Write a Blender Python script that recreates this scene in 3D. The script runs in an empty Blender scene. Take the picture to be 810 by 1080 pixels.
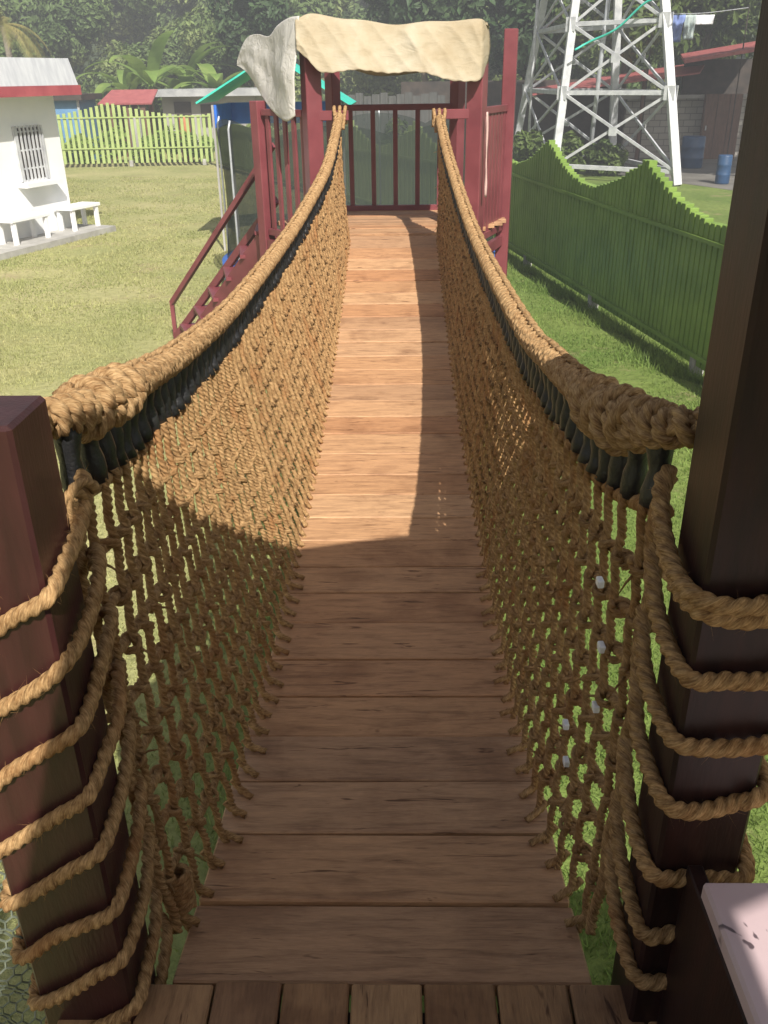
import bpy, math, random
import numpy as np
from math import sin, cos, pi, radians, sqrt, atan2
random.seed(7); RNG = np.random.default_rng(7)
up = np.array([0, 0, 1.])
scene = bpy.context.scene
COL = scene.collection
# ------------------------------------------------------------------ camera
F = 930.0; PITCH = radians(26.3); ROLL = radians(-.8); YAW = radians(1.1)
CAM = np.array([.0375, 0, 2.8])
FW = np.array([-sin(YAW)*cos(PITCH), cos(YAW)*cos(PITCH), -sin(PITCH)])
_r = np.array([cos(YAW), sin(YAW), 0.]); _u = np.cross(_r, FW)
RT = _r*cos(ROLL)+_u*sin(ROLL); UP = _u*cos(ROLL)-_r*sin(ROLL)
def _ray(x, y): return FW+RT*(x-405)/F-UP*(y-540)/F
def atz(x, y, z=0.): d = _ray(x, y); return CAM+d*(z-CAM[2])/d[2]
def atD(x, y, D): d = _ray(x, y); return CAM+d*D/d[1]

cd = bpy.data.cameras.new('camera'); cam = bpy.data.objects.new('camera', cd); COL.objects.link(cam)
cd.sensor_fit = 'VERTICAL'; cd.sensor_height = 36.; cd.lens = 36.*F/1080.; cd.clip_start = .05; cd.clip_end = 1000
from mathutils import Matrix, Vector
m = Matrix.Identity(4)
for i in range(3): m[i][0] = RT[i]; m[i][1] = UP[i]; m[i][2] = -FW[i]; m[i][3] = CAM[i]
cam.matrix_world = m
scene.camera = cam

# ------------------------------------------------------------------ mesh builder
class MB:
    def __init__(s): s.v = []; s.q = []; s.t = []; s.qu = []; s.n = 0; s.smooth = False; s.hasuv = False
    def add(s, v, q=None, t=None, quv=None):
        v = np.asarray(v, float).reshape(-1, 3)
        if q is not None and len(q):
            q = np.asarray(q, int).reshape(-1, 4); s.q.append(q+s.n)
            if quv is not None: s.qu.append(np.asarray(quv, float).reshape(-1, 4, 2)); s.hasuv = True
            else: s.qu.append(np.zeros((len(q), 4, 2)))
        if t is not None and len(t): s.t.append(np.asarray(t, int).reshape(-1, 3)+s.n)
        s.v.append(v); s.n += len(v); return s
    def box(s, c, size, rot=None, bev=0.):
        x, y, z = np.array(size)/2.
        if bev > 0:
            b = min(bev, x*.9, y*.9, z*.9)
            # chamfered box: 24 verts
            vs = []; idx = {}
            for ax in range(3):
                for sg in (-1, 1):
                    for a in (-1, 1):
                        for c2 in (-1, 1):
                            p = [0, 0, 0]; h = [x, y, z]
                            o = [k for k in range(3) if k != ax]
                            p[ax] = sg*h[ax]; p[o[0]] = a*(h[o[0]]-b); p[o[1]] = c2*(h[o[1]]-b)
                            sgn = [0, 0, 0]; sgn[ax] = sg; sgn[o[0]] = a; sgn[o[1]] = c2
                            idx[(ax, tuple(sgn))] = len(vs); vs.append(p)
            V = np.array(vs, float); Q = []; T = []
            def quad(l):
                P = V[l]; n = np.cross(P[1]-P[0], P[2]-P[0])
                if np.dot(n, P.mean(0)) < 0: l = l[::-1]
                Q.append(l)
            for ax in range(3):
                o = [k for k in range(3) if k != ax]
                for sg in (-1, 1):
                    l = []
                    for a, c2 in ((-1, -1), (1, -1), (1, 1), (-1, 1)):
                        t = [0, 0, 0]; t[ax] = sg; t[o[0]] = a; t[o[1]] = c2; l.append(idx[(ax, tuple(t))])
                    quad(l)
            for e in range(3):
                o = [k for k in range(3) if k != e]
                for a in (-1, 1):
                    for c2 in (-1, 1):
                        def k2(ax, sg):
                            t = [0, 0, 0]; t[e] = sg; t[o[0]] = a; t[o[1]] = c2; return idx[(ax, tuple(t))]
                        quad([k2(o[0], -1), k2(o[0], 1), k2(o[1], 1), k2(o[1], -1)])
            for a in (-1, 1):
                for b2 in (-1, 1):
                    for c2 in (-1, 1):
                        l = [idx[(ax, (a, b2, c2))] for ax in range(3)]
                        P = V[l]
                        if np.dot(np.cross(P[1]-P[0], P[2]-P[0]), P.mean(0)) < 0: l = l[::-1]
                        T.append(l)
        else:
            V = np.array([[a, b_, c_] for a in (-x, x) for b_ in (-y, y) for c_ in (-z, z)], float)
            Q = [[0, 1, 3, 2], [4, 6, 7, 5], [0, 4, 5, 1], [2, 3, 7, 6], [0, 2, 6, 4], [1, 5, 7, 3]]; T = None
        if rot is not None: V = V@np.asarray(rot).T
        return s.add(V+np.array(c), Q, T)
    def beam(s, a, b, w, h, up=(0, 0, 1), bev=0.):
        a = np.array(a, float); b = np.array(b, float); d = b-a; L = np.linalg.norm(d); d = d/L
        up = np.array(up, float)
        if abs(d@up) > .98: up = np.array([0., 1, 0])
        x = np.cross(d, up); x /= np.linalg.norm(x); z = np.cross(x, d)
        return s.box((a+b)/2, (w, L, h), np.stack([x, d, z], 1), bev)
    def tube(s, P, r, n=8, cap=True):
        P = np.asarray(P, float); r = np.broadcast_to(np.asarray(r, float), (len(P),))
        T, N, B = frames(P); a = np.arange(n)*2*pi/n
        V = P[:, None]+r[:, None, None]*(cos_(a)[None, :, None]*N[:, None]+sin_(a)[None, :, None]*B[:, None])
        k = len(P); i = np.arange(k-1)[:, None]*n; j = np.arange(n)[None]; j2 = (j+1) % n
        Q = np.stack([i+j, i+j2, i+n+j2, i+n+j], -1).reshape(-1, 4)
        L = np.concatenate([[0], np.cumsum(np.linalg.norm(np.diff(P, axis=0), axis=1))])
        u0 = np.broadcast_to(j/n, (k-1, n)); u1 = np.broadcast_to((j+1)/n, (k-1, n))
        v0 = np.broadcast_to(L[:-1, None], (k-1, n)); v1 = np.broadcast_to(L[1:, None], (k-1, n))
        uv = np.stack([np.stack([u0, v0], -1), np.stack([u1, v0], -1), np.stack([u1, v1], -1), np.stack([u0, v1], -1)], 2)
        V = V.reshape(-1, 3); tris = None
        if cap:
            V = np.concatenate([V, P[:1], P[-1:]]); c0 = k*n; jj = np.arange(n)
            tris = np.concatenate([np.stack([np.full(n, c0), (jj+1) % n, jj], 1), np.stack([np.full(n, c0+1), (k-1)*n+jj, (k-1)*n+(jj+1) % n], 1)])
        return s.add(V, Q, tris, uv.reshape(-1, 4, 2))
    def rope(s, P, R, n=12, seg=.011, pitch=None, ph=0., hairs=0, wob=.0):
        """three-strand laid rope along the polyline P"""
        P = resample(np.asarray(P, float), seg); k = len(P)
        if np.ndim(R): R = np.interp(np.linspace(0, 1, k), np.linspace(0, 1, len(R)), R)
        if wob: P = P+RNG.normal(0, wob, P.shape)
        pitch = pitch or R*5.2
        T, N, B = frames(P); L = np.concatenate([[0], np.cumsum(np.linalg.norm(np.diff(P, axis=0), axis=1))])
        a = np.arange(n)*2*pi/n
        tw = ph-2*pi*L/pitch
        A = a[None]+tw[:, None]
        prof = .64+.40*np.abs(np.cos(1.5*a))
        r = np.broadcast_to(np.asarray(R, float), (k,))[:, None]*prof[None]
        V = P[:, None]+r[:, :, None]*(np.cos(A)[:, :, None]*N[:, None]+np.sin(A)[:, :, None]*B[:, None])
        i = np.arange(k-1)[:, None]*n; j = np.arange(n)[None]; j2 = (j+1) % n
        Q = np.stack([i+j, i+j2, i+n+j2, i+n+j], -1).reshape(-1, 4)
        u0 = np.broadcast_to(j/n, (k-1, n)); u1 = u0+1./n
        v0 = np.broadcast_to(L[:-1, None], (k-1, n)); v1 = np.broadcast_to(L[1:, None], (k-1, n))
        uv = np.stack([np.stack([u0, v0], -1), np.stack([u1, v0], -1), np.stack([u1, v1], -1), np.stack([u0, v1], -1)], 2)
        V = V.reshape(-1, 3)
        V = np.concatenate([V, P[:1], P[-1:]]); c0 = k*n; jj = np.arange(n)
        tris = np.concatenate([np.stack([np.full(n, c0), (jj+1) % n, jj], 1), np.stack([np.full(n, c0+1), (k-1)*n+jj, (k-1)*n+(jj+1) % n], 1)])
        s.add(V, Q, tris, uv.reshape(-1, 4, 2))
        nh = int(hairs*L[-1])
        if nh:
            ii = RNG.integers(0, k, nh); th = RNG.uniform(0, 2*pi, nh)
            Rr = np.broadcast_to(np.asarray(R, float), (k,))[ii][:, None]
            rad = np.cos(th)[:, None]*N[ii]+np.sin(th)[:, None]*B[ii]
            tan = np.cross(T[ii], rad)
            base = P[ii]+rad*Rr*.9
            d = rad*RNG.uniform(.2, 1., (nh, 1))+T[ii]*RNG.normal(0, .7, (nh, 1))+tan*RNG.normal(0, .7, (nh, 1))
            tip = base+d*RNG.uniform(.006, .024, (nh, 1))
            w = .0004
            V2 = np.stack([base-tan*w, base+tan*w, tip], 1).reshape(-1, 3)
            s.add(V2, None, np.arange(3*nh).reshape(-1, 3))
        return s
    def grid(s, P, uv=True):
        P = np.asarray(P, float); a, b = P.shape[:2]
        i = np.arange(a-1)[:, None]*b; j = np.arange(b-1)[None]
        Q = np.stack([i+j, i+j+1, i+b+j+1, i+b+j], -1).reshape(-1, 4)
        return s.add(P.reshape(-1, 3), Q)
    def build(s, name, mat, parent=None, smooth=False):
        me = bpy.data.meshes.new(name)
        V = np.concatenate(s.v); Q = np.concatenate(s.q) if s.q else np.zeros((0, 4), int); T = np.concatenate(s.t) if s.t else np.zeros((0, 3), int)
        me.vertices.add(len(V)); me.vertices.foreach_set('co', V.astype(np.float32).ravel())
        nl = len(Q)*4+len(T)*3; me.loops.add(nl)
        me.loops.foreach_set('vertex_index', np.concatenate([Q.ravel(), T.ravel()]).astype(np.int32))
        np_ = len(Q)+len(T); me.polygons.add(np_)
        ls = np.concatenate([np.arange(len(Q))*4, len(Q)*4+np.arange(len(T))*3]).astype(np.int32)
        me.polygons.foreach_set('loop_start', ls)
        me.polygons.foreach_set('loop_total', np.concatenate([np.full(len(Q), 4), np.full(len(T), 3)]).astype(np.int32))
        if s.hasuv:
            uvl = me.uv_layers.new(name='UVMap'); uv = np.zeros((nl, 2), np.float32); uv[:len(Q)*4] = np.concatenate(s.qu).reshape(-1, 2)
            uvl.data.foreach_set('uv', uv.ravel())
        me.update(calc_edges=True); me.validate()
        me.polygons.foreach_set('use_smooth', np.full(np_, bool(smooth)))
        me.materials.append(mat)
        o = bpy.data.objects.new(name, me); COL.objects.link(o)
        if parent: o.parent = parent; o.matrix_parent_inverse = Matrix.Translation(parent_loc(parent)).inverted()
        return o
def parent_loc(p):
    # every child keeps world coordinates, so the parent's world place is its own location (zero for mesh parents)
    return p.location.copy()
def cos_(a): return np.cos(a)
def sin_(a): return np.sin(a)
def resample(P, seg):
    d = np.linalg.norm(np.diff(P, axis=0), axis=1); L = np.concatenate([[0], np.cumsum(d)])
    n = max(2, int(L[-1]/seg)+1); t = np.linspace(0, L[-1], n)
    return np.stack([np.interp(t, L, P[:, k]) for k in range(3)], 1)
def smooth_path(P, n=8):
    P = np.asarray(P, float); Q = np.concatenate([[2*P[0]-P[1]], P, [2*P[-1]-P[-2]]]); out = []
    for i in range(1, len(Q)-2):
        for t in np.arange(n)/n:
            p0, p1, p2, p3 = Q[i-1:i+3]
            out.append(.5*(2*p1+(p2-p0)*t+(2*p0-5*p1+4*p2-p3)*t*t+(3*p1-p0-3*p2+p3)*t**3))
    out.append(P[-1]); return np.array(out)
def frames(P):
    T = np.gradient(P, axis=0); T /= np.linalg.norm(T, axis=1)[:, None]+1e-12
    N = np.zeros_like(P); r = np.array([0, 0, 1.]) if abs(T[0, 2]) < .9 else np.array([1., 0, 0])
    n = np.cross(np.cross(T[0], r), T[0]); n /= np.linalg.norm(n)
    for i in range(len(P)):
        n = n-T[i]*(n@T[i]); n = n/(np.linalg.norm(n)+1e-12); N[i] = n
    return T, N, np.cross(T, N)

def tag(o, label=None, cat=None, group=None, kind=None):
    if label: o['label'] = label
    if cat: o['category'] = cat
    if group: o['group'] = group
    if kind: o['kind'] = kind
    return o
def thing(name, label, cat, loc=(0, 0, 0), group=None):
    o = bpy.data.objects.new(name, None); COL.objects.link(o); o.location = [float(v) for v in loc]; o.empty_display_size = .2
    return tag(o, label, cat, group)

# ------------------------------------------------------------------ materials
def newmat(name):
    M = bpy.data.materials.new(name); M.use_nodes = True; nt = M.node_tree; nt.nodes.clear()
    return M, nt
def nd(nt, t, **kw):
    n = nt.nodes.new(t)
    for k, v in kw.items():
        if k in n.inputs.keys() if isinstance(k, str) else False: n.inputs[k].default_value = v
        else: setattr(n, k, v)
    return n
def ramp(nt, fac, stops):
    r = nt.nodes.new('ShaderNodeValToRGB'); e = r.color_ramp.elements
    while len(e) < len(stops): e.new(.5)
    for x, (p, c) in zip(e, stops): x.position = p; x.color = (*c, 1)
    nt.links.new(fac, r.inputs[0]); return r.outputs[0]
def mix(nt, fac, a, b, mode='MIX'):
    n = nt.nodes.new('ShaderNodeMix'); n.data_type = 'RGBA'; n.blend_type = mode
    for sock, v in ((n.inputs[0], fac), (n.inputs[6], a), (n.inputs[7], b)):
        if isinstance(v, (int, float)): sock.default_value = v
        elif isinstance(v, tuple): sock.default_value = (*v, 1)
        else: nt.links.new(v, sock)
    return n.outputs[2]
def coords(nt, which='Object', scale=(1, 1, 1), rnd=False):
    tc = nt.nodes.new('ShaderNodeTexCoord'); mp = nt.nodes.new('ShaderNodeMapping'); mp.inputs['Scale'].default_value = scale
    nt.links.new(tc.outputs[which], mp.inputs['Vector'])
    if rnd:
        oi = nt.nodes.new('ShaderNodeObjectInfo'); mm = nt.nodes.new('ShaderNodeMath'); mm.operation = 'MULTIPLY'; mm.inputs[1].default_value = 37.
        nt.links.new(oi.outputs['Random'], mm.inputs[0]); nt.links.new(mm.outputs[0], mp.inputs['Location'])
    return mp.outputs[0]
def noise(nt, vec, scale, detail=4, rough=.55, dist=0):
    n = nt.nodes.new('ShaderNodeTexNoise'); n.inputs['Scale'].default_value = scale; n.inputs['Detail'].default_value = detail
    n.inputs['Roughness'].default_value = rough; n.inputs['Distortion'].default_value = dist
    nt.links.new(vec, n.inputs['Vector']); return n.outputs[0]
def bump(nt, h, strength, dist=.01, normal=None):
    b = nt.nodes.new('ShaderNodeBump'); b.inputs['Strength'].default_value = strength; b.inputs['Distance'].default_value = dist
    nt.links.new(h, b.inputs['Height'])
    if normal: nt.links.new(normal, b.inputs['Normal'])
    return b.outputs[0]
def pbsdf(nt, col, rough=.6, nrm=None, spec=.5, metal=0.):
    b = nt.nodes.new('ShaderNodeBsdfPrincipled'); o = nt.nodes.new('ShaderNodeOutputMaterial')
    if isinstance(col, tuple): b.inputs['Base Color'].default_value = (*col, 1)
    else: nt.links.new(col, b.inputs['Base Color'])
    if isinstance(rough, (int, float)): b.inputs['Roughness'].default_value = rough
    else: nt.links.new(rough, b.inputs['Roughness'])
    b.inputs['Specular IOR Level'].default_value = spec; b.inputs['Metallic'].default_value = metal
    if nrm: nt.links.new(nrm, b.inputs['Normal'])
    nt.links.new(b.outputs[0], o.inputs[0]); return b
def simple(name, a, b, scale=6., rough=.6, bmp=.0, spec=.5, stretch=(1, 1, 1), lo=.35, hi=.65, metal=0., which='Object'):
    M, nt = newmat(name); v = coords(nt, which, stretch); n = noise(nt, v, scale, 5)
    c = ramp(nt, n, [(lo, a), (hi, b)])
    nr = bump(nt, noise(nt, v, scale*6, 4), bmp, .01) if bmp else None
    pbsdf(nt, c, rough, nr, spec, metal); return M
def leafmat(name, a, b, c, scale=.8, trans=.35):
    M, nt = newmat(name); v = coords(nt, 'Object'); n = noise(nt, v, scale, 3)
    g = nt.nodes.new('ShaderNodeNewGeometry')
    base = ramp(nt, n, [(.3, a), (.5, b), (.7, c)])
    hv = nt.nodes.new('ShaderNodeHueSaturation'); nt.links.new(base, hv.inputs['Color'])
    mr = nt.nodes.new('ShaderNodeMapRange'); mr.inputs[3].default_value = .65; mr.inputs[4].default_value = 1.4
    nt.links.new(g.outputs['Random Per Island'], mr.inputs[0]); nt.links.new(mr.outputs[0], hv.inputs['Value'])
    d = nt.nodes.new('ShaderNodeBsdfPrincipled'); d.inputs['Roughness'].default_value = .55; d.inputs['Specular IOR Level'].default_value = .3
    t = nt.nodes.new('ShaderNodeBsdfTranslucent'); ms = nt.nodes.new('ShaderNodeMixShader'); ms.inputs[0].default_value = trans
    nt.links.new(hv.outputs[0], d.inputs['Base Color']); nt.links.new(hv.outputs[0], t.inputs[0])
    nt.links.new(d.outputs[0], ms.inputs[1]); nt.links.new(t.outputs[0], ms.inputs[2])
    o = nt.nodes.new('ShaderNodeOutputMaterial'); nt.links.new(ms.outputs[0], o.inputs[0]); return M

def rope_mat(name, dark, mid, light, rust=(.30, .13, .045), rustamt=.5):
    M, nt = newmat(name)
    uv = nt.nodes.new('ShaderNodeUVMap'); mp = nt.nodes.new('ShaderNodeMapping'); nt.links.new(uv.outputs[0], mp.inputs['Vector'])
    mp.inputs['Scale'].default_value = (14, 55, 1)
    fib = noise(nt, mp.outputs[0], 1.6, 5, .65)
    ob = coords(nt, 'Object'); big = noise(nt, ob, 5., 4); mid_n = noise(nt, ob, 60., 3)
    c = ramp(nt, fib, [(.33, dark), (.5, mid), (.66, light)])
    c = mix(nt, .35, c, ramp(nt, mid_n, [(.35, dark), (.65, light)]))
    fr = nt.nodes.new('ShaderNodeMapRange'); fr.inputs[1].default_value = .52; fr.inputs[2].default_value = .72; fr.inputs[4].default_value = rustamt
    nt.links.new(big, fr.inputs[0]); c = mix(nt, fr.outputs[0], c, rust)
    nr = bump(nt, fib, .9, .004)
    b = pbsdf(nt, c, .85, nr, .15); tl = nt.nodes.new('ShaderNodeBsdfTranslucent'); nt.links.new(c, tl.inputs[0]); nt.links.new(nr, tl.inputs[1])
    ms = nt.nodes.new('ShaderNodeMixShader'); ms.inputs[0].default_value = .18; nt.links.new(b.outputs[0], ms.inputs[1]); nt.links.new(tl.outputs[0], ms.inputs[2])
    out = [n for n in nt.nodes if n.type == 'OUTPUT_MATERIAL'][0]; nt.links.new(ms.outputs[0], out.inputs[0]); return M
MAT = {}
MAT['rope'] = rope_mat('manila_rope', (.15, .075, .031), (.43, .255, .112), (.66, .455, .24), rust=(.24, .115, .045), rustamt=.35)
MAT['rope_net'] = rope_mat('net_rope', (.14, .070, .028), (.425, .247, .104), (.69, .455, .225), rust=(.34, .145, .052), rustamt=.7)

def wood(name, tints, stretch, dirt=.5, scale=1.):
    M, nt = newmat(name)
    oi = nt.nodes.new('ShaderNodeObjectInfo')
    base = ramp(nt, oi.outputs['Random'], tints)
    v = coords(nt, 'Object', stretch, True)
    g1 = noise(nt, v, 5*scale, 6, .62, .6); g2 = noise(nt, v, 26*scale, 4, .6)
    c = mix(nt, 1., base, ramp(nt, g1, [(.25, (.50, .45, .42)), (.5, (.92, .90, .88)), (.75, (1.12, 1.1, 1.05))]), 'MULTIPLY')
    c = mix(nt, .5, c, ramp(nt, g2, [(.3, (.66, .62, .59)), (.6, (1, 1, 1))]), 'MULTIPLY')
    v2 = coords(nt, 'Object', (1, 1, 1), True)
    st = noise(nt, v2, 3.2, 5, .6, .3)
    c = mix(nt, dirt, c, ramp(nt, st, [(.3, (.45, .36, .32)), (.48, (1, 1, 1))]), 'MULTIPLY')
    # dark knots and cracks
    v3 = coords(nt, 'Object', tuple(s*.9 for s in stretch), True)
    kn = noise(nt, v3, 3.1, 3, .7, 1.5)
    c = mix(nt, 1., c, ramp(nt, kn, [(.635, (1, 1, 1)), (.70, (.30, .23, .19))]), 'MULTIPLY')
    pbsdf(nt, c, .62, bump(nt, g2, .35, .004), .35); return M
WT = [(0., (.50, .282, .145)), (.2, (.56, .345, .19)), (.4, (.46, .238, .118)), (.6, (.51, .295, .155)), (.8, (.43, .26, .15)), (1., (.55, .335, .185))]
MAT['plank'] = wood('plank_wood', WT, (1.2, 9, 9), .55)
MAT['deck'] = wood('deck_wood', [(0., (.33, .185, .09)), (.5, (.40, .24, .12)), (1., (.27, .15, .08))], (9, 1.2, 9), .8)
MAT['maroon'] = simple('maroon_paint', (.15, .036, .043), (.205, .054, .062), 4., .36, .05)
MAT['maroon_shade'] = simple('shaded_maroon_paint', (.015, .007, .006), (.030, .011, .009), 5., .45, .08, spec=.25, stretch=(6, 6, 1))  # maroon paint with shade put into its colour, for unlit parts
MAT['maroon_half_shade'] = simple('half_shaded_maroon_paint', (.028, .009, .008), (.046, .014, .013), 5., .38, .1, spec=.4, stretch=(6, 6, 1))  # same paint, the stronger light on the left post put into its colour
MAT['bench_pink'] = None
M, nt = newmat('faded_pink_paint'); v = coords(nt, 'Object')
c = ramp(nt, noise(nt, v, 3., 4), [(.3, (.44, .32, .335)), (.7, (.55, .43, .44))])
chip = noise(nt, coords(nt, 'Object', (2.2, 1.0, 1)), 5.5, 4, .6, .8)
c = mix(nt, 1., c, ramp(nt, chip, [(.60, (1, 1, 1)), (.615, (.22, .2, .22))]), 'MULTIPLY'); pbsdf(nt, c, .45); MAT['bench_pink'] = M
MAT['tape'] = simple('black_tape', (.008, .008, .009), (.02, .02, .021), 25., .38, .25)
MAT['tie'] = simple('white_plastic', (.7, .7, .72), (.8, .8, .8), 10, .4)
MAT['lime'] = simple('lime_paint', (.29, .375, .125), (.37, .45, .17), 3., .5, .0)
MAT['lime_shade'] = simple('shaded_lime_paint', (.135, .225, .038), (.195, .30, .058), 2.5, .5, .05)  # same lime paint, shade on the right fence put into its colour
MAT['concrete'] = simple('concrete', (.30, .29, .27), (.42, .41, .385), 5., .85, .3)
MAT['white_wall'] = simple('white_paint_wall', (.76, .77, .78), (.82, .82, .82), 2.5, .7, .05)
MAT['white_metal'] = simple('white_steel_paint', (.40, .41, .43), (.56, .57, .58), 5., .45, .05)
MAT['galv'] = simple('grey_steel', (.38, .40, .43), (.52, .54, .56), 7., .4, .05, metal=.3)
MAT['rooftin'] = simple('pale_roof_sheet', (.46, .47, .50), (.58, .59, .61), 1.5, .5, .1, stretch=(8, 8, 1))
MAT['fascia'] = simple('red_fascia_paint', (.32, .055, .07), (.42, .09, .10), 3., .5)
MAT['redroof'] = simple('red_roof_sheet', (.30, .075, .075), (.40, .12, .115), 2., .5, stretch=(3, 3, 1))
MAT['greyroof'] = simple('grey_roof_sheet', (.28, .29, .30), (.42, .43, .43), 2., .6)
MAT['greywall'] = simple('grey_plaster', (.27, .26, .25), (.40, .39, .37), 1.2, .85)
MAT['greyboard'] = simple('weathered_board', (.05, .052, .05), (.09, .09, .088), 3., .85, stretch=(6, 1, .6))
MAT['blue'] = simple('blue_plastic', (.02, .12, .52), (.03, .16, .62), 5, .4)
MAT['bluedark'] = simple('blue_drum_plastic', (.015, .05, .12), (.025, .075, .17), 5, .45)
MAT['bluepanel'] = simple('blue_panel_paint', (.10, .23, .42), (.14, .29, .48), 3, .6)
MAT['teal'] = simple('teal_canvas', (.03, .46, .36), (.05, .56, .44), 3., .55)
MAT['dark'] = simple('dark_timber', (.025, .02, .017), (.06, .045, .035), 4., .8)
MAT['brownwood'] = simple('brown_timber', (.09, .045, .03), (.15, .08, .055), 4., .7, .1, stretch=(6, 6, 1))
MAT['wire'] = simple('galvanised_wire', (.10, .12, .09), (.20, .22, .17), 30., .45, metal=.2)
MAT['bark'] = simple('bark', (.10, .075, .05), (.19, .15, .11), 6., .9, .5, stretch=(3, 3, .6))
MAT['palebark'] = simple('palm_bark', (.22, .19, .15), (.33, .29, .24), 6., .9, .4, stretch=(1, 1, 8))
MAT['cloth_pink'] = simple('pale_cloth', (.46, .29, .26), (.55, .38, .34), 6., .9)
MAT['cloth_white'] = simple('white_cloth', (.66, .68, .72), (.78, .78, .8), 6., .9)
MAT['cloth_blue'] = simple('blue_cloth', (.16, .22, .48), (.22, .3, .58), 6., .9)
MAT['cloth_grey'] = simple('grey_green_cloth', (.36, .44, .44), (.46, .52, .5), 6., .9)
MAT['orange'] = simple('orange_paint', (.36, .10, .04), (.42, .14, .05), 5, .6)
# canvas tarpaulin: cream with dirt and creases
M, nt = newmat('cream_tarpaulin'); v = coords(nt, 'Object')
c = ramp(nt, noise(nt, v, 2.2, 6, .62, .5), [(.3, (.41, .335, .22)), (.5, (.47, .40, .28)), (.7, (.51, .455, .345))])
c = mix(nt, .25, c, ramp(nt, noise(nt, v, 9., 4), [(.35, (.75, .68, .55)), (.55, (1, 1, 1))]), 'MULTIPLY')
nr = bump(nt, noise(nt, coords(nt, 'Object', (1, 1, 2.2)), 7., 5, .6, .8), .4, .03)
b = pbsdf(nt, c, .75, nr, .25); tl = nt.nodes.new('ShaderNodeBsdfTranslucent'); nt.links.new(c, tl.inputs[0]); ms = nt.nodes.new('ShaderNodeMixShader'); ms.inputs[0].default_value = .2
nt.links.new(b.outputs[0], ms.inputs[1]); nt.links.new(tl.outputs[0], ms.inputs[2]); nt.links.new(ms.outputs[0], [n for n in nt.nodes if n.type == 'OUTPUT_MATERIAL'][0].inputs[0]); MAT['tarp'] = M
M, nt = newmat('shaded_tarpaulin'); v = coords(nt, 'Object')  # same cream tarpaulin, shade on its left side put in as grey
c = ramp(nt, noise(nt, v, 2.5, 6, .6, .5), [(.3, (.46, .44, .40)), (.7, (.58, .56, .52))])
pbsdf(nt, c, .6, bump(nt, noise(nt, v, 7., 5, .6, .8), .8, .03), .35); MAT['tarp_shade'] = M
# woven dark safety net, half open
M, nt = newmat('dark_safety_mesh')
tb = nt.nodes.new('ShaderNodeBsdfTransparent'); df = nt.nodes.new('ShaderNodeBsdfDiffuse'); df.inputs[0].default_value = (.045, .055, .05, 1)
nn = noise(nt, coords(nt, 'Object', (1, 1, .6)), 3., 3); mr = nt.nodes.new('ShaderNodeMapRange'); mr.inputs[1].default_value = .3; mr.inputs[2].default_value = .7; mr.inputs[3].default_value = .55; mr.inputs[4].default_value = .74
nt.links.new(nn, mr.inputs[0]); ms = nt.nodes.new('ShaderNodeMixShader'); nt.links.new(mr.outputs[0], ms.inputs[0])
nt.links.new(tb.outputs[0], ms.inputs[1]); nt.links.new(df.outputs[0], ms.inputs[2]); oo = nt.nodes.new('ShaderNodeOutputMaterial'); nt.links.new(ms.outputs[0], oo.inputs[0])
MAT['mesh'] = M
# concrete block wall
M, nt = newmat('block_wall'); tc = nt.nodes.new('ShaderNodeTexCoord'); br = nt.nodes.new('ShaderNodeTexBrick')
mp = nt.nodes.new('ShaderNodeMapping'); mp.inputs['Rotation'].default_value = (radians(90), 0, 0); nt.links.new(tc.outputs['Object'], mp.inputs['Vector']); nt.links.new(mp.outputs[0], br.inputs['Vector'])
br.inputs['Color1'].default_value = (.40, .38, .34, 1); br.inputs['Color2'].default_value = (.33, .31, .28, 1); br.inputs['Mortar'].default_value = (.17, .16, .15, 1)
br.inputs['Scale'].default_value = 1.; br.inputs['Brick Width'].default_value = .42; br.inputs['Row Height'].default_value = .21; br.inputs['Mortar Size'].default_value = .014
pbsdf(nt, br.outputs[0], .9); MAT['block'] = M
# lawn
def lawn_tint(nt, dry_glare, green):  # left side paled for glare, bridge side darkened for shade, over dry-patch noise
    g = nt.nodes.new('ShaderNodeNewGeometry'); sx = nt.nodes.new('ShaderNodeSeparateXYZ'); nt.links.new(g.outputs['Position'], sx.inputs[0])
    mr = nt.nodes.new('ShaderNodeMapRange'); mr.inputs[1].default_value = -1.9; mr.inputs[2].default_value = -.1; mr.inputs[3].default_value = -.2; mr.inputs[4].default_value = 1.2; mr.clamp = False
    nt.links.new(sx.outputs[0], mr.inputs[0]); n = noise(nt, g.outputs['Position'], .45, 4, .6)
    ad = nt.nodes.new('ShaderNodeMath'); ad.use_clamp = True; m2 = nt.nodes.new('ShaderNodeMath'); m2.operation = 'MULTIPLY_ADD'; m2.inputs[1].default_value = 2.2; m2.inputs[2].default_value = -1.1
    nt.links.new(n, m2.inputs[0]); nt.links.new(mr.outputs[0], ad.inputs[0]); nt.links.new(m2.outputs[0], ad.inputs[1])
    return mix(nt, ad.outputs[0], dry_glare, green)
M, nt = newmat('lawn'); v = coords(nt, 'Object')
n1 = noise(nt, v, .5, 5, .6); n2 = noise(nt, v, 9., 5, .7); n3 = noise(nt, v, .9, 6, .7)
dry_glare = ramp(nt, n1, [(.3, (.26, .275, .11)), (.5, (.355, .345, .155)), (.7, (.43, .39, .20))]); grn = ramp(nt, n1, [(.3, (.11, .17, .04)), (.7, (.20, .25, .07))])
c = lawn_tint(nt, dry_glare, grn)
c = mix(nt, .7, c, ramp(nt, n2, [(.3, (.55, .56, .48)), (.55, (1, 1, 1)), (.75, (1.2, 1.2, 1.1))]), 'MULTIPLY')
c = mix(nt, ramp(nt, n3, [(.57, (0, 0, 0)), (.70, (.85, .85, .85))]), c, (.31, .24, .145))
pbsdf(nt, c, .9, bump(nt, n2, .8, .05), .1); MAT['lawn'] = M
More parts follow.
